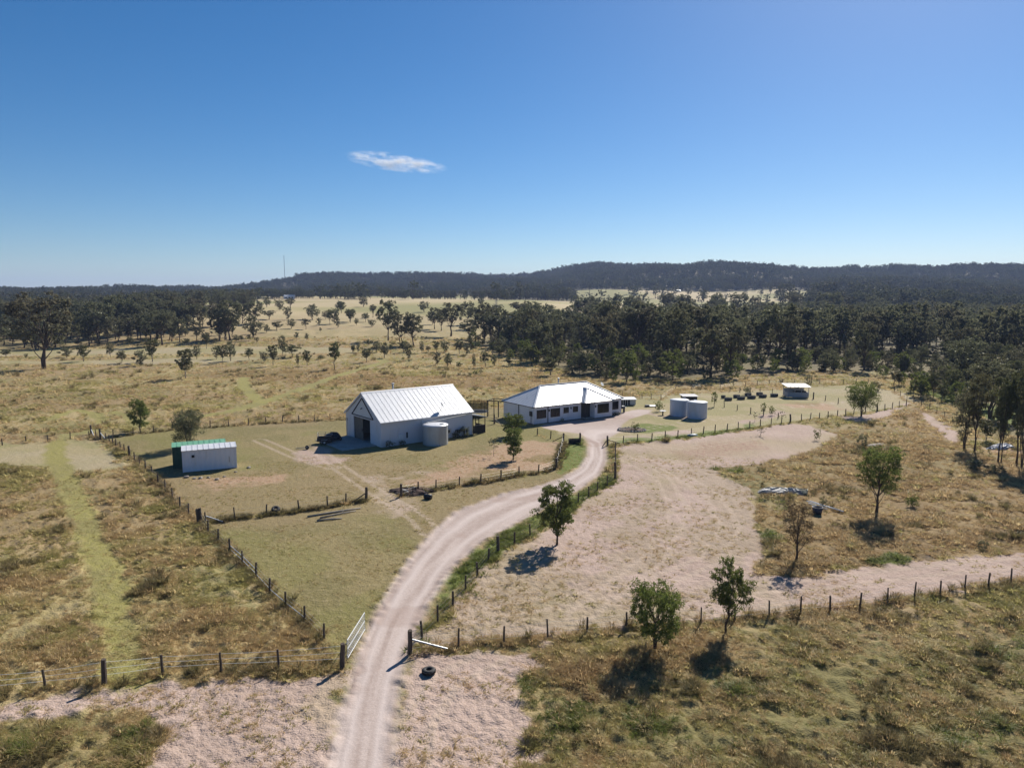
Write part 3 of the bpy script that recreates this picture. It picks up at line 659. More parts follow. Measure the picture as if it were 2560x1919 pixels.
# garden shrubs on the house lawn
tree_px('conifer', 'R4', 432, 468, 338, 66, 'conical young tree on the lawn right of the water tanks')
tree_px('shrub_round', 'K', 1195, 640, 340, 300, 'round green tree with a short trunk left of the water tanks')
tree_px('shrub_round', 'R3', 1778, 772, 680, 105, 'leafy shrub growing in the stone edged garden bed', 'shrub', 'shrub')
tree_px('conifer', 'R4', 856, 545, 434, 58, 'small upright tree on the lawn among the young plantings')
tree_px('shrub_round', 'R4', 932, 545, 458, 66, 'small shrub with a bare foot right of the upright young tree', 'shrub', 'shrub')
tree_px('thin_sapling', 'R4', 784, 602, 514, 70, 'low sapling at the lawn fence, leftmost of the young plantings', 'sapling', 'sapling')
tree_px('thin_sapling', 'R4', 1014, 612, 510, 74, 'arching sapling at the lawn fence beside the thick post', 'sapling', 'sapling')
tree_px('shrub_dark', 'R4', 720, 368, 298, 90, 'dark bush behind the row of raised garden beds', 'shrub', 'shrub')
tree_px('shrub_dark', 'R4', 1838, 336, 248, 90, 'dark round bush at the far end of the house lawn', 'shrub', 'shrub')
tree_px('shrub_dark', 'R4', 1250, 275, 195, 70, 'dark bush behind the small roofed shelter', 'shrub', 'shrub')
tree_px('shrub_round', 'R4', 1322, 760, 660, 66, 'green bush at the tip of the bare earth paddock', 'shrub', 'shrub')
tree_px('thin_sapling', 'R4', 838, 722, 650, 130, 'low scrubby plant growing out of the bare earth', 'shrub', 'shrub')
tree_px('shrub_dark', 'R4', 1705, 822, 700, 110, 'dark bush beside the timber pile in the brown field', 'shrub', 'shrub')
tree_px('shrub_round', 'S3', 1212, 1226, 1130, 90, 'small green bush right of the tall bare trunked tree', 'shrub', 'shrub')
tree_px('shrub_dark', 'S3', 1772, 1562, 1490, 100, 'low dark bush by the faint track in the brown field', 'shrub', 'shrub')
tree_px('shrub_dark', 'S3', 1150, 588, 552, 40, 'tiny dark bush in the dry grass beyond the bare earth', 'shrub', 'shrub')
tree_px('shrub_round', 'S3', 622, 600, 556, 44, 'small bush at the edge of the dry grass by the lawn fence', 'shrub', 'shrub')
tree_px('shrub_dark', 'S3', 505, 1240, 1165, 70, 'dark bush behind the dry reddish tree', 'shrub', 'shrub')
tree_px('thin_sapling', 'R6', 1140, 570, 450, 60, 'thin weedy sapling in the shadow beside the driveway fence', 'sapling', 'sapling')
tree_px('shrub_round', 'R7', 1560, 150, 85, 72, 'rounded weed bush on the slope above the earth track', 'shrub', 'shrub')

# big trees of the left paddock
g1 = 'large trees along the left paddock'
tree_px('gum2', 'R8', 262, 748, 285, 370, 'largest dark eucalypt, standing alone at the left of the pale track')
for u, vb, vt, w, kd, lb in ((612, 596, 345, 240, 'gum0', 'dark spreading eucalypt right of the largest tree on the pale track'), (340, 615, 450, 130, 'gum1', 'smaller dark eucalypt half hidden behind the largest tree'),
        (997, 600, 395, 165, 'gum1', 'dark eucalypt standing forward of the tree belt on the pale track'), (1415, 572, 332, 190, 'gum0', 'dark eucalypt with a straight bare trunk at the end of the tree belt'),
        (1560, 470, 330, 125, 'gum2', 'spreading eucalypt at the foot of the grassy hill')):
    tree_px(kd, 'R8', u, vb, vt, w, lb)
belt = [(720, 535, 300, 150), (800, 530, 320, 130), (860, 525, 360, 120), (900, 505, 330, 120), (1095, 500, 350, 120), (1145, 505, 345, 120), (1240, 498, 350, 130), (1300, 490, 360, 120), (1050, 500, 330, 130), (1190, 470, 310, 120), (520, 500, 330, 140), (450, 480, 320, 150), (60, 560, 340, 150), (0, 540, 330, 160), (-60, 560, 330, 170), (1345, 480, 350, 100), (1490, 465, 350, 90)]
for i, (u, vb, vt, w) in enumerate(belt):
    tree_px('gum%d' % (i % 4), 'R8', u, vb, vt, w, 'dark eucalypt in the dense belt of trees behind the pale track', group='trees of the dark belt behind the pale track')
hill = [(1640, 365, 300, 48), (1720, 385, 318, 66), (1785, 372, 310, 62), (1920, 442, 350, 90), (1770, 442, 360, 60), (1655, 440, 385, 80), (2090, 385, 328, 62), (2055, 470, 375, 80), (2150, 455, 380, 70), (2000, 440, 390, 50)]
for i, (u, vb, vt, w) in enumerate(hill):
    tree_px(('young2', 'young0', 'gum1')[i % 3], 'R8', u, vb, vt, w, 'round paddock tree on the pale grassy hill behind the saplings', group='round trees on the pale hill')
for u, vb, vt, w, kd, lb in ((420, 572, 330, 140, 'gum0', 'left of the twin bare stemmed eucalypts in the mid distance'), (500, 602, 400, 160, 'gum2', 'bare stemmed eucalypt with low forked limbs left of its twin'), (575, 605, 415, 140, 'gum0', 'bare stemmed eucalypt right of its low forked twin'),
        (805, 545, 345, 150, 'gum1', 'dark upright eucalypt between the twin trees and the forest'), (640, 395, 330, 72, 'young2', 'lone round tree on the pale hill above the twin eucalypts'), (325, 428, 350, 42, 'gum3', 'slim pale tree on the hill left of the twin eucalypts'), (1100, 412, 350, 58, 'gum1', 'small tree on the skyline of the grassy crest')):
    tree_px(kd, 'S1', u, vb, vt, w, lb)
mid = [(705, 500, 370, 90), (745, 510, 400, 80), (905, 470, 330, 90), (960, 500, 370, 100), (920, 560, 440, 130), (1010, 590, 400, 120), (1050, 575, 440, 90), (1100, 590, 400, 130), (1180, 605, 390, 170), (1240, 590, 400, 120), (1290, 585, 340, 130), (1230, 420, 335, 110), (1340, 600, 380, 120), (990, 375, 310, 40), (690, 470, 415, 60)]
for i, (u, vb, vt, w) in enumerate(mid):
    tree_px('gum%d' % (i % 4), 'S1', u, vb, vt, w, 'eucalypt in the open stand left of the dense forest', group='eucalypts of the open stand left of the forest')

# saplings dotted over the left paddock
sap = [(410, 672, 610, 100), (510, 697, 598, 80), (680, 667, 578, 50), (750, 716, 632, 62), (865, 727, 628, 100), (935, 706, 555, 86), (1210, 682, 600, 50), (1270, 622, 528, 52), (1330, 682, 598, 62), (1370, 706, 595, 62), (1420, 694, 575, 72), (1530, 690, 615, 60), (1625, 700, 636, 62), (1680, 722, 595, 66), (1735, 662, 540, 56), (1795, 672, 592, 92), (1830, 726, 650, 30), (1885, 722, 630, 60), (1970, 686, 658, 42), (2055, 745, 580, 82), (2170, 642, 598, 34), (800, 602, 552, 46), (515, 572, 520, 42), (480, 606, 574, 50), (445, 562, 510, 40), (1148, 602, 560, 46), (1265, 578, 525, 60), (1530, 582, 535, 30), (1580, 582, 550, 30), (1825, 568, 520, 30), (1885, 572, 528, 26), (1970, 522, 490, 16), (160, 676, 648, 26), (40, 668, 625, 62), (1450, 578, 535, 40), (1482, 576, 535, 30), (600, 600, 550, 44), (1065, 570, 515, 46), (1140, 548, 500, 44), (970, 565, 530, 36), (1225, 540, 500, 40), (1340, 545, 490, 44), (1640, 520, 470, 40), (1540, 530, 490, 34), (1600, 510, 460, 60), (1700, 505, 455, 70), (1790, 500, 440, 56), (1880, 500, 435, 50), (1960, 480, 430, 40)]
lab = {1145: 0}
tree_px('young1', 'R8', 1145, 802, 622, 112, 'tall sapling with pale bare stems in front of the paddock saplings')
for i, (u, vb, vt, w) in enumerate(sap):
    tree_px('young%d' % (i % 4), 'R8', u, vb, vt, w, 'small bushy sapling dotted over the open paddock left of the shed', 'sapling', 'sapling', 'saplings dotted over the open left paddock')
sap2 = [(285, 702, 615, 70), (395, 677, 580, 60), (205, 642, 598, 30), (235, 642, 592, 34), (295, 606, 562, 26), (350, 642, 572, 52), (435, 636, 598, 26), (545, 692, 580, 62), (512, 642, 575, 82), (625, 646, 572, 32), (665, 642, 602, 36), (720, 722, 635, 60), (715, 640, 572, 44), (785, 732, 645, 56), (855, 746, 700, 36), (770, 642, 568, 72), (855, 650, 570, 62), (945, 742, 650, 26), (1015, 738, 636, 62), (1070, 730, 650, 42), (1160, 730, 670, 42), (1235, 702, 638, 36), (1290, 698, 612, 62), (905, 655, 590, 60), (1060, 655, 575, 60), (1130, 650, 570, 62), (940, 640, 590, 44), (1235, 650, 585, 60), (1340, 640, 585, 60), (1180, 640, 580, 50),
        (60, 470, 380, 50), (110, 492, 425, 40), (190, 460, 378, 60), (225, 475, 430, 30), (280, 455, 400, 50), (320, 485, 440, 60), (130, 400, 330, 60), (265, 362, 300, 60)]
for i, (u, vb, vt, w) in enumerate(sap2):
    tree_px('young%d' % ((i + 1) % 4), 'S1', u, vb, vt, w, 'small bushy sapling in the paddock between the shed and the forest', 'sapling', 'sapling', 'saplings between the shed and the forest')
for i, (u, vb, vt, w) in enumerate([(762, 797, 770, 32), (793, 800, 776, 26), (853, 787, 765, 32), (868, 766, 750, 18), (920, 790, 762, 32), (955, 782, 745, 48), (990, 778, 742, 26), (505, 795, 775, 20), (255, 802, 772, 22), (510, 686, 668, 22), (548, 700, 682, 26), (75, 870, 852, 18)]):
    tree_px(('shrub_dark', 'shrub_round')[i % 2], 'S1', u, vb, vt, w, 'low round bush in the dry grass behind the buildings', 'shrub', 'shrub', 'low bushes behind the buildings')
# trees at the right edge, standing apart from the forest
for u, vb, vt, w, kd, lb in ((1420, 1165, 400, 330, 'pole1', 'many stemmed tree at the forest corner above the earth track'), (1555, 1215, 190, 330, 'pole0', 'tall slim tree just right of the many stemmed tree'), (1870, 1350, 240, 260, 'pole2', 'left of two slim dark trunks at the right edge'), (1905, 1370, 330, 230, 'pole0', 'right of two slim dark trunks at the right edge'),
        (2110, 1385, 130, 300, 'pole2', 'dark slim tree close to the right border of the picture'), (2190, 1420, 200, 330, 'pole1', 'dark many stemmed tree at the right border of the picture')):
    tree_px(kd, 'S4', u, vb, vt, w, lb)
for i, (u, vb, vt, w) in enumerate(((500, 345, 110, 140), (600, 338, 150, 110), (720, 402, 90, 140), (748, 472, 275, 115), (850, 502, 300, 140), (932, 472, 200, 130), (1015, 492, 165, 150), (1132, 545, 315, 140), (1240, 425, 130, 160), (1322, 565, 280, 160), (1430, 430, 120, 160), (1700, 640, 330, 200), (1640, 560, 250, 180), (2000, 700, 360, 220))):
    tree_px(('pole0', 'under0', 'pole2', 'young1')[i % 4], 'S4', u, vb, vt, w, 'young tree', 'tree', 'tree', 'light young trees along the track at the right')
tree_px('shrub_dark', 'S4', 1560, 1450, 1290, 260, 'dark rank bush under the slim trees at the right', 'shrub', 'shrub')
tree_px('shrub_dark', 'S4', 1830, 1490, 1370, 260, 'low shadowy bush below the two slim trunks at the right edge', 'shrub', 'shrub')

# the forest on the right: single trees in front, a mass behind
def forest_points(n, lo, hi, spacing):
    out = []; x = rng.uniform(-20, 330, n * 40); y = rng.uniform(100, 560, n * 40)
    s = forest_sd(x, y); t = x / y
    ok = (s > lo) & (s < hi) & (t < .80) & (t > -.06); x, y, s = x[ok], y[ok], s[ok]
    for i in range(len(x)):
        if all((x[i] - a) ** 2 + (y[i] - b) ** 2 > spacing ** 2 for a, b in out):
            out.append((x[i], y[i]))
            if len(out) >= n: break
    return out
front = forest_points(112, 3, 62, 8.0)
for i, (x, y) in enumerate(front):
    t = x / y; h = rnd.uniform(10.5, 19.5) * (.66 if t > .52 else .9 if t < .12 else 1); z = gz1(x, y)
    kd = 'gum%d' % (i % 4) if h > 12 else 'pole%d' % (i % 3)
    sec = 'left of the house roof' if t < .04 else 'behind the house' if t < .155 else 'behind the water tanks' if t < .27 else 'behind the garden beds and roofed shelter' if t < .43 else 'beyond the far end of the house lawn'
    lb, gp = (('slim tree in the forest edge at the right of the picture', 'slim forest edge trees at the right') if t > .52 else ('tall dark eucalypt in the forest front ' + sec, 'forest front trees ' + sec))
    tree(kd, (x, y, z - .05), h, h * rnd.uniform(.42, .68), None, 'tree', lb, 'tree', gp)
und = forest_points(240, -5, 24, 2.7)
for i, (x, y) in enumerate(und):
    t = x / y; h = rnd.uniform(2.6, 6.6) * (1.2 if .12 < t < .32 else .95); z = gz1(x, y)
    kd = 'under%d' % (i % 2) if (.06 < t < .40 or i % 2 == 0) else 'young%d' % (i % 4)
    sec = 'left of the house roof' if t < .04 else 'behind the house' if t < .155 else 'behind the water tanks' if t < .27 else 'behind the garden beds and roofed shelter' if t < .43 else 'right of the house lawn'
    tree(kd, (x, y, z - .03), h, h * rnd.uniform(.5, .8), None, 'sapling', 'leafy sapling at the forest edge ' + sec, 'sapling', 'forest edge saplings ' + sec)

# woods beyond: masses nobody could count
def far_tree(name, seed, h, w, n, lf, crown0):
    return proto_tree(name, tree_meshes(name, seed, h, w, BARK, LEAF_H, lobes=n, per=34, leaf=lf, crown0=crown0, lobe_r=.27, trunk_r=.3, droop=.3))
FAR = [far_tree('far_tree_a', 201, 14, 10, 12, (1.5, .8), .25), far_tree('far_tree_b', 202, 14, 8.5, 11, (1.4, .8), .3), far_tree('far_tree_c', 203, 14, 12, 13, (1.6, .8), .22)]
MIDF = [proto_tree('mid_tree_%d' % i, tree_meshes('mid_tree_%d' % i, 210 + i, 17, (10, 11.5, 9)[i], BARK, LEAF_E, lobes=18, per=130, leaf=(.85, .38), crown0=.34, lobe_r=.22, trunk_r=.33)) for i in range(3)]
n = 5200; x = rng.uniform(-40, 430, n); y = rng.uniform(110, 580, n); s = forest_sd(x, y); r = np.hypot(x, y)
ok = (s > 48) & (x / y < .95) & (rng.uniform(0, 1, n) < .42); x, y = x[ok], y[ok]
scatter('forest', 'dark eucalypt forest behind the house lawn', 'forest', MIDF, np.stack([x, y, gz(x, y)], 1), rng.integers(0, 3, len(x)), rng.uniform(0, 6.28, len(x)), np.where(np.hypot(x, y) > 330, rng.uniform(.55, .80, len(x)), rng.uniform(.72, 1.05, len(x))))
n = 9000; x = rng.uniform(-40, 330, n); y = rng.uniform(95, 420, n); s = forest_sd(x, y); ok = (s > 1) & (s < 75) & (x / y < .85) & (rng.uniform(0, 1, n) < .5) & (vnoise(x, y, 14, 101) > -.15); x, y = x[ok], y[ok]
scatter('undergrowth', 'low undergrowth on the forest floor', 'undergrowth', MIDF, np.stack([x, y, gz(x, y) - .9], 1), rng.integers(0, 3, len(x)), rng.uniform(0, 6.28, len(x)), rng.uniform(.16, .36, len(x)))
# hills and woods to the horizon
a = math.atan(.86); n = 30000
r = np.sqrt(rng.uniform(520 ** 2, 2350 ** 2, n)); t = rng.uniform(-a, a, n); x = r * np.sin(t); y = r * np.cos(t)
cl = clearing(x, y); ok = (cl < .5) & (forest_sd(x, y) < -5); ok |= (rng.uniform(0, 1, n) < .035) & (r > 700)
ok &= ~((x / y < -.02) & (x / y > -.36) & (r < 700))
x, y = x[ok], y[ok]
scatter('distant_woods', 'dark wooded hills along the horizon', 'woods', FAR, np.stack([x, y, gz(x, y) - .3], 1), rng.integers(0, 3, len(x)), rng.uniform(0, 6.28, len(x)), rng.uniform(.55, 1.25, len(x)) * (1 + vnoise(x, y, 60, 99) * .5) * np.where(x / y < -.3, .68, 1))
# wood behind the left paddock
n = 800; r = np.sqrt(rng.uniform(318 ** 2, 620 ** 2, n)); t = rng.uniform(-.80, -.36, n); x = r * np.sin(np.arctan(t)); y = r * np.cos(np.arctan(t))
ok = ~((t > -.45) & (r > 335) & (r < 470)) & (vnoise(x, y, 60, 95) > -.05)
x, y = x[ok], y[ok]
scatter('woodland', 'dark woodland behind the belt of trees on the left', 'woods', MIDF, np.stack([x, y, gz(x, y) - .2], 1), rng.integers(0, 3, len(x)), rng.uniform(0, 6.28, len(x)), rng.uniform(.4, .75, len(x)))
# hedge of far trees across the crest of the pale hill
n = 420; t = rng.uniform(-.36, .0, n); r = 830 + rng.normal(0, 25, n) + vnoise(t * 900, t * 0, 60, 97) * 160; x = r * np.sin(np.arctan(t)); y = r * np.cos(np.arctan(t)); ok = vnoise(x, y, 45, 98) > -.12; x, y = x[ok], y[ok]
scatter('tree_row', 'row of dark trees across the crest of the pale hill', 'woods', FAR, np.stack([x, y, gz(x, y) - .2], 1), rng.integers(0, 3, len(x)), rng.uniform(0, 6.28, len(x)), rng.uniform(.45, .8, len(x)))

# ------------------------------------------------------------ building materials
def wall_paint(name, c, stain):
    t = NT(name); co = t.n('ShaderNodeTexCoord').outputs['Object']
    st = t.mr(t.noise(1.2, 4, .65, co, (1, 1, .25)), .50, .78)
    col = t.mix(t.math('MULTIPLY', st, .35), c, stain); col = t.mix(t.math('MULTIPLY', t.mr(t.noise(9, 3, .6, co), .4, .7), .12), col, stain)
    t.bsdf(col, .6, t.noise(14, 2, .5, co), .006, .5, 0, .3); return t.m
WALLW = wall_paint('painted_wall_white', (.58, .59, .64), (.42, .39, .36))
ROOFW = simple('white_roof_steel', (.62, .62, .625), (.56, .56, .57), 1.3, .45, 0.15, 0, .5, (1, 1, 1), (.62, .60, .57))
ROOFG = simple('green_roof_steel', (.16, .36, .22), (.12, .29, .17), 2, .45, 0, 0, .4)
STEELG = simple('green_wall_steel', (.035, .085, .055), (.05, .11, .07), 2, .55)
TRIM = simple('dark_blue_trim', (.030, .034, .055), (.02, .022, .035), 6, .5)
GLASS = NT('dark_window_glass'); _c = GLASS.n('ShaderNodeTexCoord').outputs['Object']
GLASS.bsdf(GLASS.mix(GLASS.mr(GLASS.noise(1.2, 2, .5, _c), .4, .7), (.012, .012, .014), (.020, .019, .018)), .12, spec=.25); GLASS = GLASS.m
SCREEN = simple('insect_screen_dark', (.05, .048, .045), (.035, .034, .032), 30, .8)
CONC = simple('concrete_slab', (.36, .34, .32), (.27, .255, .24), 1.5, .9, bump=.01, dirt=(.20, .17, .14))
WOOD = simple('weathered_post_wood', (.125, .095, .072), (.065, .05, .04), 6, .9, bump=.02, stretch=(4, 4, .5))
WOODG = simple('grey_sawn_timber', (.34, .30, .25), (.22, .19, .155), 6, .85, bump=.01, stretch=(.5, 4, 4))
DARKW = simple('dark_timber', (.035, .030, .026), (.02, .018, .016), 6, .8)
GALV = simple('galvanised_steel', (.45, .46, .47), (.36, .37, .38), 5, .5, .3)
PIPEW = simple('white_plastic_pipe', (.70, .70, .70), (.62, .62, .61), 5, .4)
RUBBER = simple('black_rubber', (.022, .022, .023), (.035, .034, .033), 12, .75)
BLACKP = simple('black_paint', (.02, .02, .021), (.03, .03, .032), 5, .45)
REDST = simple('rusty_red_steel', (.14, .045, .03), (.09, .04, .03), 9, .7)
TANKW = simple('cream_tank', (.47, .51, .60), (.42, .455, .54), 1.2, .35, 0, 0, .4, (1, 1, .4), (.42, .40, .37))
TANKG = simple('grey_steel_tank', (.42, .44, .46), (.35, .365, .385), 1.6, .42, .2, 0, .4, (1, 1, .3), (.30, .28, .26))
WIRE = simple('fence_wire', (.42, .40, .37), (.33, .31, .29), 8, .5, .5)
SIGHT = simple('white_sighter_wire', (.75, .74, .70), (.65, .64, .60), 8, .5)
TARP = simple('grey_plastic_sheet', (.42, .385, .34), (.30, .275, .245), 2.2, .5, bump=.05)
STONE = simple('field_stone', (.36, .31, .26), (.22, .185, .155), 3, .9, bump=.03)
SOIL = simple('dark_garden_soil', (.07, .045, .035), (.12, .075, .055), 5, .95, bump=.03)
BLUE = simple('faded_blue_plastic', (.075, .14, .19), (.10, .17, .21), 4, .45)
WHITEP = simple('white_painted_board', (.66, .66, .65), (.58, .57, .55), 3, .5)

def clip(poly, s0, s1, sf):
    def cut(pts, val, keep_ge):
        out = []
        for i in range(len(pts)):
            a, b = pts[i], pts[(i + 1) % len(pts)]; fa, fb = sf(a) - val, sf(b) - val
            if not keep_ge: fa, fb = -fa, -fb
            if fa >= 0: out.append(a)
            if (fa > 0 and fb < 0) or (fa < 0 and fb > 0): out.append(a + (b - a) * (fa / (fa - fb)))
        return out
    p = cut(poly, s0, True)
    return cut(p, s1, False) if len(p) > 2 else []
def roof_plane(poly, parent, mat, width=.76, rib=.014, lift=.012):
    """steel sheets laid side by side down a roof slope, each with raised ribs"""
    poly = [Vector(p) for p in poly]; nrm = (poly[1] - poly[0]).cross(poly[2] - poly[0]).normalized()
    if nrm.z < 0: nrm = -nrm; poly = poly[::-1]
    es = Vector((0, 0, 1)).cross(nrm).normalized(); ed = nrm.cross(es)
    o = poly[0]; sf = lambda p: (p - o).dot(es); df = lambda p: (p - o).dot(ed)
    lo, hi = min(map(sf, poly)), max(map(sf, poly)); n = max(1, round((hi - lo) / width)); w = (hi - lo) / n
    for k in range(n):
        a, b = lo + k * w, lo + (k + 1) * w; q = clip(poly, a + .001, b - .001, sf)
        if len(q) < 3: continue
        mb = MB().prism([p + nrm * lift for p in q][::-1], nrm * -.012)
        for f in (.06, .94):
            s = a + (b - a) * f; r = clip(q, s - .02, s + .02, sf)
            if len(r) > 2:
                d0, d1 = min(map(df, r)), max(map(df, r)); base = o + es * s + nrm * (lift + rib / 2)
                if d1 - d0 > .1: mb.bar(base + ed * d0, base + ed * d1, .045, rib)
        mb.build('roof_sheet', mat, parent)
def window(parent, x0, x1, z0, z1, y=0.0, face='y', fr=.07, mat=None):
    """window in a wall facing -y (or -x): white frame with a dark pane inside"""
    mb = MB(); d = .06
    for a, b, c, e in ((x0, x1, z0, z0 + fr), (x0, x1, z1 - fr, z1), (x0, x0 + fr, z0 + fr, z1 - fr), (x1 - fr, x1, z0 + fr, z1 - fr)):
        mb.box(a, b, y - d, y + .03, c, e)
    w = mb.build('window', mat or DARKW, parent)
    MB().box(x0 + fr, x1 - fr, y - .02, y + .02, z0 + fr, z1 - fr).build('pane', GLASS, w)
    return w
def cyl_part(name, mat, parent, pts, r, n=8): return MB().tube(pts, r, n).build(name, mat, parent, True)

# ------------------------------------------------------------ the shed
SHED_A = math.radians(38); SL, SW, SH, SR = 15.4, 11.2, 3.6, 7.05
shed = empty('shed', (-18.15, 96.9, 0), SHED_A, 'large white gabled shed with a steep white steel roof and dark doorway', 'shed')
MB().box(0, SL, 0, .12, 0, SH).build('wall', WALLW, shed); MB().box(0, SL, SW - .12, SW, 0, SH).build('wall', WALLW, shed)
def gable(x0, x1, door=None):
    mb = MB(); d = (x1 - x0, 0, 0); p = (SR - SH) / (SW / 2)
    if door:
        a, b, h = door
        mb.prism([(x0, .12, 0), (x0, a, 0), (x0, a, h), (x0, .12, h)], d); mb.prism([(x0, b, 0), (x0, SW - .12, 0), (x0, SW - .12, h), (x0, b, h)], d)
        mb.prism([(x0, .12, h), (x0, SW - .12, h), (x0, SW - .12, SH + .12 * p - .05), (x0, SW / 2, SR - .06), (x0, .12, SH + .12 * p - .05)], d)
    else: mb.prism([(x0, .12, 0), (x0, SW - .12, 0), (x0, SW - .12, SH + .12 * p - .05), (x0, SW / 2, SR - .06), (x0, .12, SH + .12 * p - .05)], d)
    return mb.build('gable_wall', WALLW, shed)
gable(0, .12, (3.3, 8.6, 3.35)); gable(SL - .12, SL)
MB().box(.13, SL - .13, .13, SW - .13, .0, .06).build('floor', CONC, shed)
dr = MB().box(.16, .22, 5.9, 8.9, .07, 3.32); door = dr.build('sliding_door', simple('brown_grey_door', (.16, .14, .12), (.12, .105, .09), 3, .7), shed)
MB().box(.10, .155, 5.95, 6.15, 1.4, 1.75).build('handle', DARKW, door)
mb = MB()
tri = [(-.05, 2.2, SH + .02), (-.05, 9.0, SH + .02), (-.05, SW / 2, SR - .75)]
mb.bar(tri[0], tri[1], .16, .10); mb.bar(tri[1], tri[2], .16, .10); mb.bar(tri[2], tri[0], .16, .10); mb.build('gable_trim', TRIM, shed)
MB().prism([(-.03, 2.45, SH + .08), (-.03, 8.75, SH + .08), (-.03, SW / 2, SR - .95)], (.025, 0, 0)).build('gable_panel', wall_paint('gable_panel_grey', (.60, .60, .61), (.40, .38, .36)), shed)
MB().bar((-.32, 5.6, 4.75), (-.05, 5.6, 4.85), .12, .10).build('flood_light', BLACKP, shed)
o, dz = .22, (SR - SH) / (SW / 2)
roof = MB().prism([(-.18, -o, SH - o * dz), (SL + .18, -o, SH - o * dz), (SL + .18, SW / 2, SR), (-.18, SW / 2, SR)], (0, 0, .05)).prism([(SL + .18, SW + o, SH - o * dz), (-.18, SW + o, SH - o * dz), (-.18, SW / 2, SR), (SL + .18, SW / 2, SR)], (0, 0, .05)).build('roof', ROOFW, shed)
z5 = .05
roof_plane([(-.18, -o, SH - o * dz + z5), (SL + .18, -o, SH - o * dz + z5), (SL + .18, SW / 2, SR + z5), (-.18, SW / 2, SR + z5)], roof, ROOFW)
roof_plane([(SL + .18, SW + o, SH - o * dz + z5), (-.18, SW + o, SH - o * dz + z5), (-.18, SW / 2, SR + z5), (SL + .18, SW / 2, SR + z5)], roof, ROOFW)
MB().prism([(-.2, SW / 2 - .22, SR - .03), (-.2, SW / 2, SR + .14), (-.2, SW / 2 + .22, SR - .03), (-.2, SW / 2, SR + .08)], (SL + .4, 0, 0)).build('ridge_cap', ROOFW, roof)
MB().box(-.15, SL + .15, -o - .13, -o - .01, SH - o * dz - .08, SH - o * dz + .04).build('gutter', ROOFW, shed)
for a, b in (((-.2, -o, SH - o * dz - .04), (-.2, SW / 2, SR - .04)), ((-.2, SW + o, SH - o * dz - .04), (-.2, SW / 2, SR - .04))): MB().bar(a, b, .04, .22).build('barge_board', WALLW, shed)
flue = cyl_part('flue', GALV, shed, [(5.5, SW / 2 + .9, SR - .6), (5.5, SW / 2 + .9, SR + .75)], .13); MB().lathe([(.001, SR + 1.0), (.24, SR + .9), (.22, SR + .78), (.001, SR + .76)], 12, (5.5, SW / 2 + .9)).build('cap', GALV, flue)
# satellite dish on the near slope
dx, dy = 10.4, .75; dzr = SH + dy * dz
dish = MB().lathe([(.001, 0), (.2, .02), (.36, .075), (.46, .13), (.45, .14), (.2, .035), (.001, .015)], 20).build('satellite_dish', simple('grey_dish', (.50, .50, .51), (.42, .42, .43), 4, .5), shed, True, loc=(dx, dy - .05, dzr + .95), rot=(math.radians(58), 0, math.radians(55)))
MB().tube([(0, 0, 0), (0, 0, .42)], .015, 6).box(-.04, .04, -.04, .04, .4, .5).build('feed_arm', GALV, dish)
cyl_part('dish_mount', GALV, shed, [(dx - .3, dy - .15, dzr + .02), (dx - .1, dy - .1, dzr + .35), (dx, dy - .05, dzr + .92)], .03)
cyl_part('downpipe', PIPEW, shed, [(6.4, -.24, SH - .25), (6.4, -.2, SH - .75), (6.95, -.55, SH - 1.0), (7.0, -.8, 2.95)], .05)
cyl_part('downpipe', PIPEW, shed, [(SL, -.18, SH - .25), (7.2, -.18, SH - .85), (7.05, -.6, SH - 1.1), (7.05, -.9, 2.95)], .045)
cyl_part('conduit', PIPEW, shed, [(10.9, -.05, 1.5), (10.9, -.05, 2.75)], .05)
cyl_part('downpipe', PIPEW, shed, [(-.1, -.06, .1), (-.1, -.06, 1.1)], .05)
ac = MB().box(10.45, 11.3, -.42, -.04, .75, 1.4).build('air_conditioner', simple('cream_unit', (.45, .44, .42), (.38, .37, .36), 4, .5), shed)
MB().tube([(10.8, -.47, 1.08), (10.8, -.425, 1.08)], .24, 16).build('fan_grille', BLACKP, ac)
MB().box(2.6, 3.5, -.16, -.01, .75, 1.55).build('meter_box', simple('pale_meter_box', (.62, .66, .70), (.55, .58, .62), 4, .5), shed)
MB().box(3.95, 4.15, -.1, -.01, .9, 1.7).build('switch_panel', DARKW, shed)
slab = MB().box(-5.2, -.02, 1.3, 10.4, -.12, .10).build('concrete_slab', CONC); slab.location = shed.location; slab.rotation_euler = shed.rotation_euler
tag(slab, 'shaded concrete slab in front of the shed door', 'slab', kind='structure')
def shed_pt(x, y, z=0): return shed.matrix_basis @ Vector((x, y, z))
SHM = Matrix.Translation(shed.location) @ Matrix.Rotation(SHED_A, 4, 'Z')
def shp(x, y, z=0): return SHM @ Vector((x, y, z))

# water tanks
def tank(pos, r, h, label, mat, roofm, ribs=0, rz=0.0):
    t = empty('water_tank', pos, rz, label, 'water tank')
    prof = [(r, -.1)]
    if ribs:
        for k in range(ribs * 2 + 1): prof.append((r + (.012 if k % 2 else 0), h * k / (ribs * 2)))
    prof.append((r, h)); MB().lathe(prof, 40).build('shell', mat, t, True)
    rf = MB().lathe([(r + .05, h - .05), (r + .05, h + .03), (r * .7, h + .12), (r * .25, h + .18), (.001, h + .19)], 40).build('roof', roofm, t, True)
    MB().tube([(r * .45, -r * .35, h + .1), (r * .45, -r * .35, h + .22)], .28, 14).build('hatch', mat, rf)
    MB().tube([(0, -r - .12, .02), (0, -r - .12, .25), (0, -r + .05, .25)], .035, 6).build('outlet_pipe', PIPEW, t)
    return t
tp = shp(7.35, -2.35); tank((tp.x, tp.y, 0), 1.78, 2.75, 'grey corrugated steel water tank against the shed wall', TANKG, ROOFW, 14, .3)
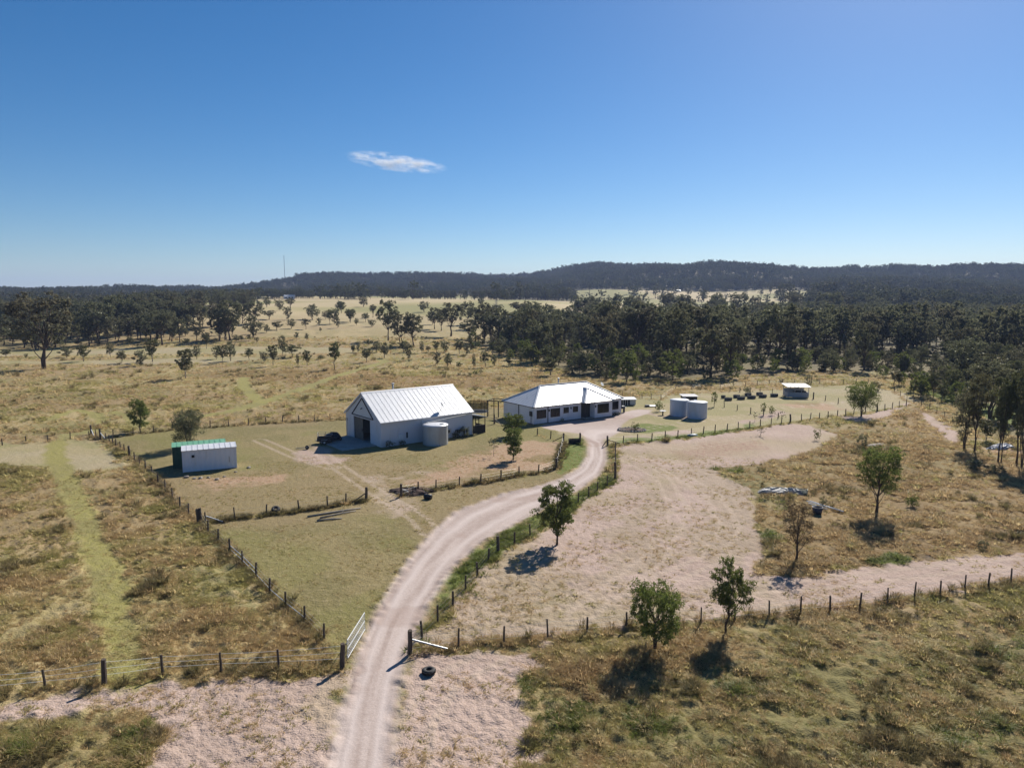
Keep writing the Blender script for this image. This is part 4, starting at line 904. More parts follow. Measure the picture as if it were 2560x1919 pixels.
p = P(1697.5, 1041); d = Vector((p.x, p.y, 0)).normalized(); q = p + d * 1.55; tank((q.x, q.y, 0), 1.62, 2.75, 'cream round water tank behind its twin on the house lawn', TANKW, WHITEP, 0, .8)
p = P(1742.5, 1047.5); d = Vector((p.x, p.y, 0)).normalized(); q = p + d * 1.55; tank((q.x, q.y, 0), 1.66, 2.75, 'cream round water tank in front of its twin on the house lawn', TANKW, WHITEP, 0, 2.4)

# ------------------------------------------------------------ the house
HOUSE_A = math.radians(34.6); HL, HD, HH = 19.2, 9.0, 2.9; HB = .12; OV = .28; PT = math.tan(math.radians(30))
house = empty('house', (3.65, 114.3, 0), HOUSE_A, 'low white farmhouse with a white hipped roof and dark framed windows', 'house')
BX0, BW0, BX1, BY = 9.9, 12.1, 16.1, -1.05
def hwall(*b): return MB().box(*b).build('wall', WALLW, house)
hwall(0, BX0 - .0, 0, .12, HB, HH); hwall(BX0, BX1, .3, .42, HB, HH); hwall(BX1, HL, 0, .12, HB, HH)
hwall(BW0, BX1, BY, BY + .12, HB, HH); hwall(BW0, BW0 + .12, BY + .12, .3, HB, HH); hwall(BX1 - .12, BX1, BY + .12, .3, HB, HH); hwall(BX0 - .12, BX0, .12, .42, HB, HH)
hwall(0, .12, .12, HD - .12, HB, HH); hwall(HL - .12, HL, .12, HD - .12, HB, HH); hwall(0, HL, HD - .12, HD, HB, HH)
MB().box(.08, HL - .08, .08, HD - .08, -.1, HB - .01).box(BX0 - .02, BX1 - .06, BY + .06, .07, -.1, HB - .012).build('footing', simple('dark_footing', (.10, .09, .085), (.07, .065, .06), 4, .9), house)
MB().box(BX0, BW0 - .01, BY - .02, .28, HB, HB + .06).build('porch_floor', CONC, house)
MB().box(BX0 + .05, BW0 - .01, .22, .28, HB + .07, HH - .25).build('screen_door', SCREEN, house)
MB().bar((BX0 + .06, BY + .06, HB + .06), (BX0 + .06, BY + .06, HH), .09).build('porch_post', TRIM, house)
def at_px(u, y):   # local x on the wall plane y of the crop column u
    d = ray(1240 + u * .15371, 1030); c, s = math.cos(HOUSE_A), math.sin(HOUSE_A)
    ox, oy = -house.location.x, -house.location.y
    lo = Vector((ox * c + oy * s, -ox * s + oy * c)); ld = Vector((d.x * c + d.y * s, -d.x * s + d.y * c))
    t = (y - lo.y) / ld.y; return lo.x + ld.x * t
for u0, u1, z0, z1, y in ((662, 815, .95, 2.35, 0), (888, 1037, .95, 2.35, 0), (1098, 1180, 1.35, 2.3, 0), (1250, 1330, 1.35, 2.3, 0), (1650, 1832, .85, 2.45, BY), (1872, 1988, .95, 2.4, 0)):
    a, b = at_px(u0, y), at_px(u1, y); w = window(house, a, b, z0, z1, y)
    if b - a > 1.4: MB().box((a + b) / 2 - .02, (a + b) / 2 + .02, y - .05, y - .021, z0 + .07, z1 - .07).build('mullion', DARKW, w)
    MB().box(a - .10, b + .10, y - .035, y - .002, z0 - .10, z0 - .001).build('sill', WHITEP, w)
for u, y in ((862, 0), (1216, 0), (1615, BY)):
    x = at_px(u, y); MB().box(x - .07, x + .07, y - .16, y - .005, 1.95, 2.3).build('wall_lamp', BLACKP, house)
for x in (at_px(842, 0),): MB().box(x - .05, x + .05, -.11, -.005, .05, HH - .05).build('downpipe', TRIM, house)
MB().box(-.11, -.005, 4.3, 4.42, .05, HH - .05).build('downpipe', TRIM, house)
mb_ = MB().box(-.2, -.005, .55, 1.15, 1.35, 2.15).box(-.1, -.006, .83, .87, .05, 1.35).build('meter_box', BLACKP, house)
ze = HH + .02; hip = HD / 2 + OV; zr = ze + hip * PT
e = [(-OV, -OV, ze), (HL + OV, -OV, ze), (HL + OV, HD + OV, ze), (-OV, HD + OV, ze)]; r0, r1 = (-OV + hip, HD / 2, zr), (HL + OV - hip, HD / 2, zr)
hb = (BX1 - BX0) / 2 + OV; xm = (BX0 + BX1) / 2; zb = ze + hb * PT
f = [(BX0 - OV, BY - OV, ze), (BX1 + OV, BY - OV, ze), (xm, BY - OV + hb, zb), (xm, -OV + hb, zb), (BX0 - OV, -OV, ze), (BX1 + OV, -OV, ze)]
rb = MB().prism([e[0], e[1], e[2], e[3]], (0, 0, -.10)); b0 = len(rb.v); rb.v += [tuple(Vector(p)) for p in e] + [r0, r1]
rb.f += [(b0, b0 + 1, b0 + 5, b0 + 4), (b0 + 1, b0 + 2, b0 + 5), (b0 + 2, b0 + 3, b0 + 4, b0 + 5), (b0 + 3, b0, b0 + 4)]
rb.prism([f[0], f[1], (BX1 + OV, -OV + .02, ze), (BX0 - OV, -OV + .02, ze)], (0, 0, -.10)); b0 = len(rb.v); rb.v += f; rb.f += [(b0, b0 + 1, b0 + 2), (b0, b0 + 2, b0 + 3, b0 + 4), (b0 + 1, b0 + 5, b0 + 3, b0 + 2)]
hroof = rb.build('roof', ROOFW, house)
# the near slope is sheeted around the porch roof that cuts into it
vl = [e[0], (BX0 - OV, -OV, ze), (xm, -OV + hb, zb), (BX1 + OV, -OV, ze), e[1], r1, r0]
roof_plane([e[0], (BX0 - OV, -OV, ze), (BX0 - OV, HD / 2, zr), r0], hroof, ROOFW)
roof_plane([(BX0 - OV, -OV, ze), (xm, -OV + hb, zb), (xm, HD / 2, zr), (BX0 - OV, HD / 2, zr)], hroof, ROOFW)
xr = r1[0]
roof_plane([(xm, -OV + hb, zb), (xr, -OV + hb - (xr - xm), zb - (xr - xm) * PT), (xr, HD / 2, zr), (xm, HD / 2, zr)], hroof, ROOFW)
roof_plane([(xr, -OV + hb - (xr - xm), zb - (xr - xm) * PT), (BX1 + OV, -OV, ze), e[1], r1], hroof, ROOFW)
roof_plane([e[3], e[0], r0], hroof, ROOFW); roof_plane([e[1], e[2], r1], hroof, ROOFW); roof_plane([e[2], e[3], r0, r1], hroof, ROOFW)
roof_plane([f[0], f[1], f[2]], hroof, ROOFW); roof_plane([f[4], f[0], f[2], f[3]], hroof, ROOFW); roof_plane([f[1], f[5], f[3], f[2]], hroof, ROOFW)
for a, b in ((r0, r1), (e[0], r0), (e[3], r0), (e[1], r1), (e[2], r1), (f[0], f[2]), (f[1], f[2]), (f[2], f[3])):
    MB().bar(Vector(a) + Vector((0, 0, .06)), Vector(b) + Vector((0, 0, .06)), .30, .05).build('ridge_cap', ROOFW, hroof)
g = MB(); gz_ = ze - .05
for a, b in (((-OV, -OV), (BX0 - OV, -OV)), ((BX0 - OV, -OV), (BX0 - OV, BY - OV)), ((BX0 - OV, BY - OV), (BX1 + OV, BY - OV)), ((BX1 + OV, BY - OV), (BX1 + OV, -OV)), ((BX1 + OV, -OV), (HL + OV, -OV)), ((-OV, -OV), (-OV, HD + OV)), ((HL + OV, -OV), (HL + OV, HD + OV))):
    MB().bar((*a, gz_), (*b, gz_), .13, .11).build('gutter', TRIM, house)
fl = cyl_part('flue', GALV, house, [(9.2, HD / 2 + .9, zr - .6), (9.2, HD / 2 + .9, zr + .75)], .12); MB().lathe([(.001, zr + 1.02), (.2, zr + .92), (.18, zr + .78), (.001, zr + .76)], 12, (9.2, HD / 2 + .9)).build('cap', GALV, fl)
hd = MB().lathe([(.001, 0), (.2, .02), (.4, .09), (.39, .10), (.2, .035), (.001, .015)], 18).build('satellite_dish', WHITEP, house, True, loc=(17.6, 3.4, ze + 2.15), rot=(math.radians(55), 0, math.radians(20)))
cyl_part('dish_mount', GALV, house, [(17.6, 3.4, ze + 1.2), (17.6, 3.4, ze + 2.1)], .03)
cyl_part('antenna', GALV, house, [(-.1 + 1.2, 3.6, ze + .7), (1.1, 3.6, ze + 1.5)], .02)
HM = Matrix.Translation(house.location) @ Matrix.Rotation(HOUSE_A, 4, 'Z')
def hp(x, y, z=0): return HM @ Vector((x, y, z))

# ------------------------------------------------------------ shipping containers
CA = math.radians(24.5)
def container(pos, label, wall, roofm, L=6.06, W=2.5, H=2.6, corr=True):
    c = empty('shipping_container', pos, CA, label, 'container')
    def side(x0, y0, x1, y1, nm):
        """corrugated steel side"""
        d = Vector((x1 - x0, y1 - y0, 0)); n = d.length; d.normalize(); nr = Vector((d.y, -d.x, 0)); V = []; F = []
        k = int(n / .14); i = 0
        for j in range(k + 1):
            s = n * j / k; off = nr * (.0 if (j // 2) % 2 else -.035); b = Vector((x0, y0, 0)) + d * s + off
            V += [(b.x, b.y, .16), (b.x, b.y, H - .12)]
            if j: F.append((2 * j - 2, 2 * j, 2 * j + 1, 2 * j - 1))
        me = bpy.data.meshes.new(nm); me.from_pydata(V, [], F); me.materials.append(wall); me.update(); return link(nm, me, c)
    side(.03, 0.03, L - .03, .03, 'side_wall'); side(L - .03, W - .03, .03, W - .03, 'side_wall'); side(.03, W - .03, .03, .03, 'end_wall'); side(L - .03, .03, L - .03, W - .03, 'end_wall')
    mb = MB()
    for x in (0, L - .12):
        for y in (0, W - .12): mb.box(x, x + .12, y, y + .12, .0, H)
    for y in (0, W - .1):
        mb.box(.12, L - .12, y, y + .1, .05, .2); mb.box(.12, L - .12, y, y + .1, H - .14, H)
    for x in (0, L - .1):
        mb.box(x, x + .1, .12, W - .12, .05, .2); mb.box(x, x + .1, .12, W - .12, H - .14, H)
    mb.build('frame', wall, c); MB().box(.1, L - .1, .1, W - .1, .1, .2).build('floor', DARKW, c)
    rf = MB().prism([(-.06, -.1, H + .02), (L + .06, -.1, H + .02), (L + .06, W + .04, H + .16), (-.06, W + .04, H + .16)], (0, 0, .03)).build('roof', roofm, c)
    roof_plane([(-.06, -.1, H + .05), (L + .06, -.1, H + .05), (L + .06, W + .04, H + .19), (-.06, W + .04, H + .19)], rf, roofm, .62, .03, .01)
    return c
WALLC = wall_paint('container_white', (.66, .66, .70), (.40, .37, .34))
cw = container((-39.25, 82.75, 0), 'white steel shipping container with a white ribbed roof in the yard', WALLC, ROOFW)
vt = MB().box(1.05, 1.35, -.05, .02, 1.75, 2.05).build('vent', DARKW, cw)
MB().box(5.2, 5.23, -.02, .02, .8, 1.5).build('rust_streak', simple('rust_mark', (.16, .11, .08), (.2, .15, .12), 6, .9), cw)
container((-41.35, 84.75, 0), 'green steel shipping container hidden behind the white one', STEELG, ROOFG, 6.06, 2.3, 2.62)

# ------------------------------------------------------------ fences and gates
POSTS = []
for i in range(5):
    g = random.Random(40 + i); r0 = .085; mb = MB(); pts = [(0, 0, -.3)] + [(g.uniform(-.015, .015), g.uniform(-.015, .015), z) for z in (.1, .5, .9, 1.0)]
    mb.tube(pts, [r0 * 1.05, r0, r0 * .95, r0 * .9, r0 * .84], 7); POSTS.append(mb.mesh('fence_post', WOOD, False))
def fence(label, posts, h=1.15, wires=(.35, .65, .95), wr=.007, wmat=None, thick=(), grass=(0, .2, (2,)), braces=(), rails=(), height={}, group=None, skip=(), rthin=1.0):
    """posts: crop pixels of their feet; thick: indices of strainer posts"""
    pts = []
    for q in posts:
        p = Q(*q); pts.append(Vector((p.x, p.y, gz1(p.x, p.y))))
    root = empty('fence', pts[0], 0, label, 'fence', group); o = pts[0]; tops = []
    for i, p in enumerate(pts):
        big = i in thick; hh = height.get(i, h * (1.22 if big else rnd.uniform(.93, 1.07))); tops.append(hh)
        if i in skip: continue
        k = (1.75 if big else rnd.uniform(.78, 1.05)) * rthin
        link('post', POSTS[i % 5], root, p - o, (rnd.uniform(-.05, .05), rnd.uniform(-.05, .05), rnd.uniform(0, 6)), (k, k, hh))
    for z in wires:
        mb = MB()
        for i in range(len(pts) - 1):
            a = pts[i] - o + Vector((0, 0, z * tops[i] / 1.1)); b = pts[i + 1] - o + Vector((0, 0, z * tops[i + 1] / 1.1)); m = (a + b) / 2 - Vector((0, 0, .02)); mb.tube([a, m, b], wr, 3, False)
        mb.build('wire', wmat or WIRE, root)
    for i, q, z0, mt in braces:      # brace from the post down to a foot
        f = Q(*q) - o; MB().tube([pts[i] - o + Vector((0, 0, z0)), Vector((f.x, f.y, .08))], .055, 7).build('brace', mt, root)
    for i, j, zs, mt, r in rails:
        for z in zs: MB().tube([pts[k] - o + Vector((0, 0, z)) + Vector((.1, -.05, 0)) for k in range(i, j + 1)], r, 6).build('rail', mt, root)
    if grass[0]: FENCE_LINES.append(([(p.x, p.y) for p in pts], *grass))
    return root
def crop(c, *uv): return [(c, u, v) for u, v in uv]
A = crop('R5', (-150, 1250), (-20, 1232), (262, 1202), (605, 1180), (940, 1122), (1275, 1102), (1608, 1092), (1975, 1085))
fence('post fence with white wires along the bottom left paddock', A, 1.2, (.45, .72, 1.0), .010, SIGHT, thick=(3, 7), grass=(5, .25, (7, 7, 2, 0, 4)), height={7: 1.5})
B = crop('R5', (1868, 922), (1757, 814), (1648, 727), (1556, 648), (1477, 562), (1397, 480), (1326, 417), (1259, 350), (1201, 300), (1160, 243)) 
fence('post and rail fence running from the open gate up to the corner posts', B, 1.15, (.3, .6, .9), .006, thick=(9,), grass=(6, .35, (7, 4, 7, 2, 5)), rails=((4, 6, (.25, .6), GALV, .03), (1, 4, (.22,), GALV, .035)))
B2 = crop('R5', (1143, 246), (1088, 198), (1037, 157), (993, 103), (952, 57)) + crop('R1', (1017, 1458), (975, 1412), (936, 1368), (897, 1347), (866, 1313), (833, 1283), (800, 1257), (775, 1242), (748, 1222), (725, 1207), (703, 1196), (680, 1188))
fence('post fence climbing the left side of the container yard', B2, 1.12, (.3, .6, .9), .006, thick=(0, 10), grass=(6, .35, (4, 5, 7, 0, 4)))
fence('post fence along the back of the container yard', crop('R1', (727, 1162), (855, 1147), (988, 1132), (1110, 1118), (1230, 1108), (1352, 1102), (1472, 1094), (1598, 1086), (1710, 1077), (1818, 1072), (1922, 1066), (2022, 1061), (2122, 1055), (2235, 1048), (2400, 1038), (2560, 1028)), 1.15, (.3, .6, .9), .006, grass=(5, .3, (7, 7, 1, 0)))
fence('short run of posts from the far corner gate to the left border', crop('R1', (-120, 1225), (15, 1216), (168, 1200), (308, 1193), (452, 1177), (575, 1165)), 1.0, (.3, .6, .9), .006, grass=(1.2, .25, (0, 1)), rthin=.9)
fence('post fence across the lower edge of the container yard', crop('R5', (1185, 250), (1353, 226), (1537, 202), (1723, 180)) + crop('R2', (258, 1606), (458, 1566), (677, 1530)), 1.15, (.3, .6, .9), .006, thick=(6,), grass=(10, .22, (7, 7, 2)), braces=((0, ('R5', 1285, 243), .75, GALV), (6, ('R2', 520, 1560), .8, WOOD)))
fence('post fence below the red earth bank along the driveway', crop('R2', (1058, 1492), (1247, 1442), (1440, 1412), (1693, 1372), (1928, 1346), (2148, 1302)) + crop('R3', (516, 1257), (727, 1236), (922, 1188), (936, 1120), (950, 1062), (970, 1008), (995, 900)), 1.15, (.3, .6, .9), .006, thick=(0, 8, 12), grass=(9, .25, (7, 7, 7, 2, 4)), braces=((0, ('R2', 1180, 1450), .85, GALV), (12, ('R3', 880, 893), .9, WOOD)))
fence('two line posts between the driveway gate and the house tree', crop('R3', (995, 885), (857, 857), (712, 818)), 1.15, (.5, .9), .006, skip=(0,), grass=(2, .2, (8, 0)))
fence('lone strainer post with a timber stay by the pen', crop('R3', (243, 695), (330, 640)), 1.3, (), .006, thick=(0,), skip=(1,), braces=((0, ('R3', 325, 715), .9, WOODG),))
H1 = crop('R3', (1478, 932), (1650, 912), (1808, 895), (1963, 882), (2108, 857)) + crop('R4', (120, 737), (235, 718), (340, 707), (440, 692), (545, 682), (640, 667), (740, 657), (833, 642), (925, 629), (1015, 618), (1092, 606), (1188, 591), (1265, 583), (1343, 576), (1418, 562), (1498, 552), (1570, 546), (1640, 531), (1740, 518), (1842, 507), (1908, 496), (1972, 481), (2032, 469), (2092, 456))
fence('long curving post fence along the front of the house lawn', H1, 1.15, (.3, .6, .9), .006, thick=(0, 15, 24), grass=(2.5, .25, (2, 8, 3, 6)), braces=((0, ('R3', 1610, 912), .85, WOOD), (0, ('R3', 1420, 952), .9, WOOD)))
I1 = crop('R3', (1562, 985), (1561, 1050), (1562, 1120), (1560, 1190), (1562, 1302), (1476, 1372), (1366, 1432), (1275, 1492), (1157, 1562)) + crop('R6', (1385, 195), (1288, 257), (1212, 322), (1120, 367), (1028, 412), (970, 467), (908, 552), (840, 637), (765, 722), (680, 817), (588, 912), (520, 1002))
fence('post fence curving along the right side of the driveway', I1, 1.12, (.3, .6, .9), .006, thick=(4, 13, 20), grass=(3.5, .35, (6, 2, 3, 6)), height={4: 2.1, 20: 1.5})
J = crop('R6', (520, 1002), (798, 957), (1060, 937), (1312, 907), (1540, 882), (1765, 852)) + crop('R7', (350, 830), (545, 808), (745, 792), (925, 768), (1095, 752), (1265, 737), (1425, 707), (1580, 677), (1728, 661), (1870, 633), (2005, 621), (2135, 592), (2260, 575), (2400, 560))
fence('post and wire fence across the foreground right of the driveway gate', J, 1.15, (.35, .65, .95), .007, thick=(), skip=(0,), grass=(7, .35, (4, 0, 7, 5, 4)), braces=((0, ('R6', 735, 978), .95, GALV),), rthin=.8)
fence('back boundary fence between the house lawn and the forest', crop('R3', (1640, 395), (1755, 410), (1855, 415), (1955, 425), (2063, 432)) + crop('R4', (100, 322), (240, 320), (320, 312), (405, 318), (485, 318), (600, 296), (705, 292), (805, 288), (910, 276), (1020, 272), (1130, 270), (1240, 272), (1345, 274), (1450, 280), (1550, 276), (1660, 272), (1765, 268)), 1.15, (.3, .6, .9), .006, grass=(2.5, .4, (4, 5, 0)), rthin=.8)
fence('dark fence posts around the raised garden beds', crop('R4', (570, 340), (655, 346), (745, 352), (830, 352), (935, 356), (1035, 362), (1290, 402), (1393, 417), (1505, 442), (1640, 470)), 1.15, (.5, .9), .006, thick=(6,), grass=(0, 0, ()), rthin=.9)
fence('short row of posts below the garden beds on the house lawn', crop('R4', (520, 477), (632, 502), (748, 532), (860, 550), (985, 575)), 1.1, (.5, .9), .006, grass=(0, 0, ()))
fence('leaning posts down the slope at the end of the house lawn', crop('S3', (1070, 312), (1118, 345), (1170, 388), (1225, 405), (1285, 425), (1350, 455), (1410, 482), (1470, 522), (1530, 560)), 1.15, (.3, .6, .9), .006, grass=(2, .4, (4, 5)), rthin=.75)
fence('strainer post left of the driveway entrance beside the dark trough', crop('R3', (1182, 917), (1215, 905)), 1.35, (), .006, thick=(0,), skip=(1,))

def mesh_gate(pos, ang, L, H, label, mat, n=14):
    g = empty('gate', pos, ang, label, 'gate')
    mb = MB().tube([(0, 0, .12), (L, 0, .12), (L, 0, H), (0, 0, H), (0, 0, .12)], .028, 6); mb.build('frame', mat, g)
    MB().tube([(0, 0, H * .55), (L, 0, H * .55)], .018, 6).build('rail', mat, g)
    m = MB()
    for k in range(1, n): m.bar((L * k / n, 0, .13), (L * k / n, 0, H - .02), .010)
    for k in range(1, 7): m.bar((.02, 0, .12 + (H - .12) * k / 7), (L - .02, 0, .12 + (H - .12) * k / 7), .010)
    m.build('mesh_infill', mat, g)
    MB().bar((-.1, 0, .3), (0, 0, .3), .05).bar((-.1, 0, H - .15), (0, 0, H - .15), .05).build('hinge', GALV, g)
    return g
gp = Q('R6', 160, 1040); ge = Q('R6', 228, 925)
dv = ge - gp; mesh_gate((gp.x, gp.y, .06), math.atan2(dv.y, dv.x), 3.6, 1.2, 'white mesh farm gate standing open left of the driveway', PIPEW)
g2 = Q('R1', 588, 1152); g3 = Q('R1', 646, 1174)
fence('cluster of thick posts with stays at the far left corner of the yard', crop('R1', (588, 1150), (618, 1163), (646, 1176)), 1.25, (.5, .9), .006, thick=(0, 2), braces=((0, ('R1', 604, 1160), .9, WHITEP), (2, ('R1', 690, 1192), 1.0, WHITEP)), grass=(3, .3, (7, 4)))

# ------------------------------------------------------------ things about the yard
def thing(name, pos, rz, label, cat, group=None): return empty(name, pos, rz, label, cat, group)
def tyre(pos, label, R=.33, r=.12, rot=(0, 0, 0), group=None):
    t = thing('tyre', pos, 0, label, 'tyre', group); t.rotation_euler = rot
    m = MB(); m.lathe([(R - r * 1.0, .0), (R, -.01), (R + r * .75, .03), (R + r, .09), (R + r, .17), (R + r * .75, .23), (R, .27), (R - r, .25), (R - r * 1.1, .18), (R - r * 1.1, .07), (R - r, 0)], 28)
    body = m.build('casing', RUBBER, t, True)
    k = MB()
    for i in range(28):
        a = 2 * math.pi * i / 28; c, s = math.cos(a), math.sin(a); k.bar(((R + r) * c, (R + r) * s, .05), ((R + r + .012) * c, (R + r + .012) * s, .21), .05, .02)
    k.build('tread', RUBBER, body); return t
p = P(1072, 1683); tyre((p.x, p.y, .03), 'black tyre lying on the bare earth beside the driveway', .27, .11)
p = P(686, 1283); tyre((p.x, p.y, .02), 'lower of two old tyres dumped against the yard fence', .30, .12)
tyre((p.x + .1, p.y + .12, .30), 'upper of two old tyres dumped against the yard fence', .28, .11, (.45, .2, 0))
p = P(1070, 1247); t = thing('drum', (p.x, p.y, .27), math.radians(-22), 'small black drum lying in the grass by the driveway fence', 'drum')
MB().tube([(-.42, 0, 0), (-.40, 0, 0), (.40, 0, 0), (.42, 0, 0)], [.20, .26, .26, .20], 16).build('body', BLACKP, t, True)
for x in (-.2, .2): MB().tube([(x - .02, 0, 0), (x + .02, 0, 0)], .275, 16).build('hoop', BLACKP, t, True)
for i, (a, b, r) in enumerate((((769, 1293), (902, 1271), .10), ((800, 1296), (890, 1278), .08), ((792, 1303), (855, 1297), .09))):
    q0, q1 = P(*a), P(*b); d = q1 - q0; t = thing('log', (q0.x, q0.y, .08), math.atan2(d.y, d.x), ('longest grey log lying in the grass below the yard fence', 'middle grey log lying crossed over the longest one', 'short grey log nearest the driveway below the yard fence')[i], 'log')
    L = d.length; MB().tube([(0, 0, 0), (L * .35, .05, .02), (L * .7, -.03, .03), (L, 0, 0)], [r, r * .95, r * .85, r * .6], 8).build('trunk', WOODG, t, True); MB().tube([(L * .6, 0, .05), (L * .68, .25, .2)], [.03, .015], 5).build('branch_stub', WOODG, t)
# trailer, covered machine and trolley at the shed door
p = P(802, 1110); t = thing('box_trailer', (p.x + .5, p.y + .5, 0), math.radians(8), 'black caged box trailer parked beside the concrete slab', 'trailer')
MB().box(-1.05, 1.05, -.7, .7, .42, .48).box(-1.05, 1.05, -.7, -.66, .48, .95).box(-1.05, 1.05, .66, .7, .48, .95).box(-1.05, -1.01, -.66, .66, .48, .95).box(1.01, 1.05, -.66, .66, .48, .95).build('tub', BLACKP, t)
c = MB()
for x in (-1.0, 0, 1.0):
    for y in (-.66, .66): c.bar((x, y, .95), (x, y, 1.55), .045)
c.build('cage_post', REDST, t); c = MB()
for z in (1.22, 1.55):
    c.bar((-1.0, -.66, z), (1.0, -.66, z), .03); c.bar((-1.0, .66, z), (1.0, .66, z), .03); c.bar((-1.0, -.66, z), (-1.0, .66, z), .03); c.bar((1.0, -.66, z), (1.0, .66, z), .03)
c.build('cage_rail', GALV, t)
for y in (-.82, .82):
    w = MB().tube([(0, y - .08, .30), (0, y + .08, .30)], .30, 18).build('wheel', RUBBER, t, True); MB().tube([(0, y - .09, .30), (0, y + .09, .30)], .15, 12).build('rim', GALV, w)
    MB().bar((-.42, y, .66), (.42, y, .66), .22, .03).build('mudguard', GALV, t)
MB().bar((1.05, 0, .44), (2.0, 0, .42), .07).build('drawbar', BLACKP, t)
p = shp(-3.4, 8.6); t = thing('covered_machine', (p.x, p.y, .1), SHED_A, 'dark tarp covered machine on the slab by the shed door', 'machine')
g = np.random.default_rng(5); V = []; n, m = 28, 10
for j in range(m + 1):
    for i in range(n):
        a = 2 * math.pi * i / n; q = j / m; cx, cy = math.cos(a), math.sin(a); k = (abs(cx) ** 3 + abs(cy) ** 3) ** (-1 / 3.); rr = (1 - q ** 3) ** .42
        V.append((1.25 * k * cx * rr * (1 + .05 * math.sin(7 * a) * (1 - q)), .85 * k * cy * rr * (1 + .05 * math.sin(5 * a) * (1 - q)), q * (1.05 + .18 * math.sin(a * 2 + 1)) ))
me = bpy.data.meshes.new('cover'); me.from_pydata(V, [], [(j * n + i, j * n + (i + 1) % n, (j + 1) * n + (i + 1) % n, (j + 1) * n + i) for j in range(m) for i in range(n)]); me.materials.append(simple('dark_tarp', (.022, .022, .026), (.04, .04, .045), 3, .42, bump=.03)); me.polygons.foreach_set('use_smooth', [True] * len(me.polygons)); link('cover', me, t)
for x in (-.8, .8): MB().tube([(x, -.95, .24), (x, -.72, .24)], .24, 14).build('wheel', RUBBER, t, True)
p = P(768, 1123); t = thing('trolley', (p.x, p.y, 0), math.radians(170), 'small trolley with one wheel and a timber shaft near the trailer', 'trolley')
w = MB().tube([(0, -.06, .28), (0, .06, .28)], .28, 18).build('wheel', RUBBER, t, True); MB().tube([(0, -.07, .28), (0, .07, .28)], .08, 10).build('hub', GALV, w); MB().bar((0, .12, .28), (1.6, .12, .12), .06).bar((0, -.12, .28), (1.6, -.12, .12), .06).build('shaft', WOODG, t)
p = shp(-.5, 10.0); t = thing('pole', (p.x, p.y, 0), SHED_A, 'thin dark pole with a crossarm leaning on the shed gable', 'pole'); MB().tube([(0, 0, 0), (.25, .25, 2.9)], .035, 6).build('shaft', BLACKP, t); MB().tube([(.22, .0, 2.55), (.25, .55, 2.75)], .025, 6).build('arm', BLACKP, t)
# clutter along the shed's long wall
for x, y, s, lb in ((13.2, -.7, 1.0, 'dark leafy bush against the shed wall next to the pen'), (11.9, -.5, .55, 'small dark plant beside the air conditioner on the shed wall'), (1.0, -.6, .6, 'low dark bush at the near corner of the shed'), (2.9, -.75, .5, 'low dark plant under the meter box of the shed')):
    q = shp(x, y); tree('shrub_dark', (q.x, q.y, 0), 1.6 * s, 2.0 * s, None, 'shrub', lb, 'shrub')
q = shp(13.1, -.35); t = thing('barbecue_table', (q.x, q.y, 0), SHED_A, 'dark timber bench table standing against the shed wall', 'table'); MB().box(-.9, .9, -.3, .3, 1.0, 1.06).build('top', DARKW, t)
for x in (-.8, .8):
    for y in (-.24, .24): MB().box(x - .04, x + .04, y - .04, y + .04, 0, 1.0).build('leg', DARKW, t)
# lean-to pen at the back corner of the shed
q = shp(SL + .05, -.05); t = thing('pen', (q.x, q.y, 0), SHED_A, 'dark timber pen with a sloping roof edge behind the shed corner', 'pen')
for x, z in ((.06, 3.05), (1.15, 2.8), (2.3, 2.55)):
    for y in (.05, 2.6): MB().box(x - .05, x + .05, y - .05, y + .05, 0, z - .1).build('post', DARKW, t)
MB().prism([(0, -.1, 3.0), (2.5, -.1, 2.45), (2.5, 2.8, 2.45), (0, 2.8, 3.0)], (0, 0, .05)).build('roof', simple('translucent_sheet', (.13, .13, .13), (.2, .2, .2), 3, .5), t)
MB().bar((0, -.16, 3.02), (2.55, -.16, 2.46), .05, .10).build('fascia', WHITEP, t)
for a, b, y in ((.11, 1.1, .03), (1.2, 2.25, .03)):
    for k in range(6): MB().box(a, b, y, y + .03, .06 + k * .2, .06 + k * .2 + .185).build('board', DARKW, t)
MB().box(2.28, 2.32, .1, 2.55, .05, 1.2).build('end_panel', DARKW, t); MB().bar((.1, .05, 1.32), (2.3, .05, 1.28), .06).build('top_rail', WOODG, t)
# trampoline
p = P(1194, 1043); d = Vector((p.x, p.y, 0)).normalized(); q = p + d * 1.4; t = thing('trampoline', (q.x, q.y, 0), .2, 'round trampoline with a dark safety net behind the pen', 'trampoline')
MB().torus(1.85, .05, 28, 6, .85).build('frame', GALV, t, True); MB().lathe([(.001, .80), (1.5, .82)], 28).build('mat', BLACKP, t)
MB().lathe([(1.5, .83), (1.84, .90), (1.86, .84)], 28).build('pad', simple('pale_pad', (.42, .45, .44), (.35, .38, .37), 4, .6), t)
nm = NT('safety_net_mesh'); nb = nm.n('ShaderNodeBsdfDiffuse', {'Color': (.03, .03, .03)}); tr_ = nm.n('ShaderNodeBsdfTransparent'); mx = nm.n('ShaderNodeMixShader', {0: .55}); nm.t.links.new(tr_.outputs[0], mx.inputs[1]); nm.t.links.new(nb.outputs[0], mx.inputs[2]); nm.t.links.new(mx.outputs[0], nm.out.inputs[0])
MB().lathe([(1.8, .9), (1.86, 1.6), (1.8, 2.55)], 28).build('net', nm.m, t)
for k in range(6):
    a = k * math.pi / 3; c, s = math.cos(a), math.sin(a); MB().tube([(1.95 * c, 1.95 * s, 0), (1.95 * c, 1.95 * s, 2.6)], .03, 6).build('pole', BLACKP, t)
